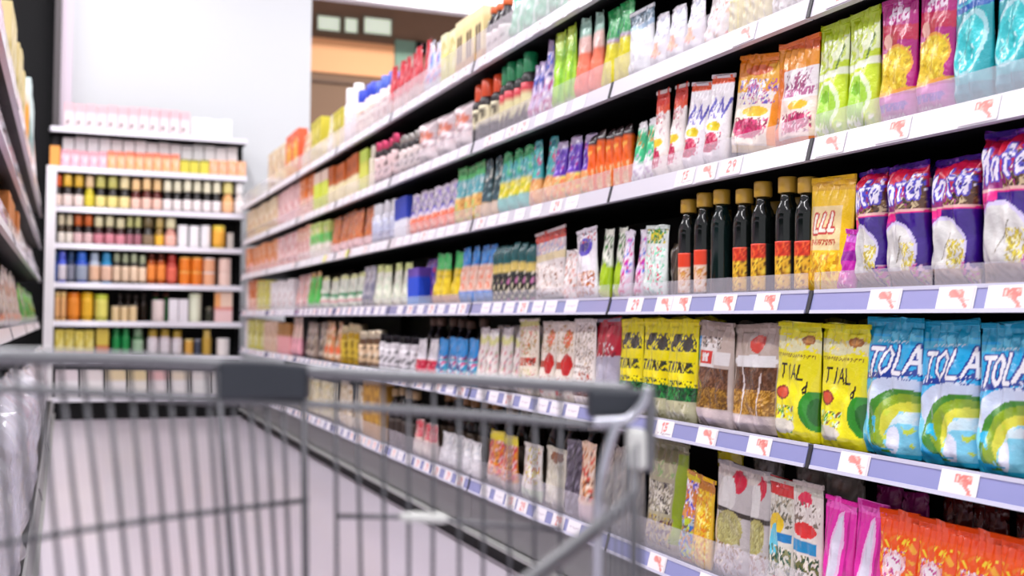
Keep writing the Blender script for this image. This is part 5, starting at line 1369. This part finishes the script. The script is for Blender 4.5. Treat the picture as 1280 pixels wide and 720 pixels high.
    MB().tube(smoothpts(hp, 4), .011, 12).build('handle_bar', PLDARK, t, smooth=True)


# ------------------------------------------------------------------ light + camera
def lights():
    w = bpy.data.worlds.new('hall'); SC.world = w; w.use_nodes = True
    bg = w.node_tree.nodes['Background']
    bg.inputs[0].default_value = (.96, .96, 1.0, 1); bg.inputs[1].default_value = .85
    lamp = mat('lamp_diffuser', '#ffffff', .4, emit=3.0)
    body = mat('lamp_body_white', '#e6e6e8', .5, bump=(30, .05, .0005))
    n = 0
    for x, nm in ((-2.6, 'beyond the opposite shelving'), (0.35, 'above the aisle'), (3.6, 'added as fill behind the long shelving')):  # last row is added to brighten the fronts of the opposite shelves
        for k in range(4):
            y = -1.5 + k * 3.6
            t = bpy.data.objects.new('ceiling_light', None); COL.objects.link(t); t.location = (x, y, 5.45)
            tag(t, '%s of four long white ceiling lights %s' % (ORD[k], nm), 'ceiling light', 'ceiling lights')
            MB().box((-.16, -1.5, .05), (.16, 1.5, .17)).build('housing', body, t)
            MB().box((-.14, -1.45, .035), (.14, 1.45, .05)).build('diffuser', lamp, t)
            l = bpy.data.lights.new('lamp', 'AREA'); l.shape = 'RECTANGLE'; l.size = .3; l.size_y = 2.9; l.energy = 88
            l.color = (1, .975, .99)
            lo = bpy.data.objects.new('lamp', l); COL.objects.link(lo); lo.parent = t; lo.location = (0, 0, .02)


def brown_wall_fill_light():
    t = bpy.data.objects.new('ceiling_light', None); COL.objects.link(t); t.location = (4.8, 12.4, 5.45)  # out-of-view fixture, added only to brighten the far brown wall
    tag(t, 'unseen ceiling light added to brighten the brown wall', 'ceiling light', 'ceiling lights')
    MB().box((-1.5, -.16, .05), (1.5, .16, .17)).build('housing', MATS['lamp_body_white'], t)
    MB().box((-1.45, -.14, .035), (1.45, .14, .05)).build('diffuser', MATS['lamp_diffuser'], t)
    l = bpy.data.lights.new('lamp', 'AREA'); l.shape = 'RECTANGLE'; l.size = 2.9; l.size_y = .3; l.energy = 420
    lo = bpy.data.objects.new('lamp', l); COL.objects.link(lo); lo.parent = t; lo.location = (0, 0, .02)
    lo.rotation_euler = (.5, 0, 0)


def camera():
    c = bpy.data.cameras.new('camera'); o = bpy.data.objects.new('camera', c); COL.objects.link(o)
    c.sensor_width = 36; c.lens = 36 * FPX / 1280
    c.clip_start = .02
    c.dof.use_dof = True; c.dof.focus_distance = 2.55; c.dof.aperture_fstop = 2.9
    M = Matrix((CR, CU, -FWD)).transposed().to_4x4(); M.translation = EYE
    o.matrix_world = M
    SC.camera = o


build_setting()
build_shelving()
catalogue()
trolley()
lights()
brown_wall_fill_light()
camera()
SC.view_settings.view_transform = 'Standard'
SC.view_settings.look = 'None'
SC.view_settings.gamma = 1
SC.view_settings.use_curve_mapping = False
SC.view_settings.exposure = 0.05
print('THINGS', COUNT[0], 'DATA', len(MC))
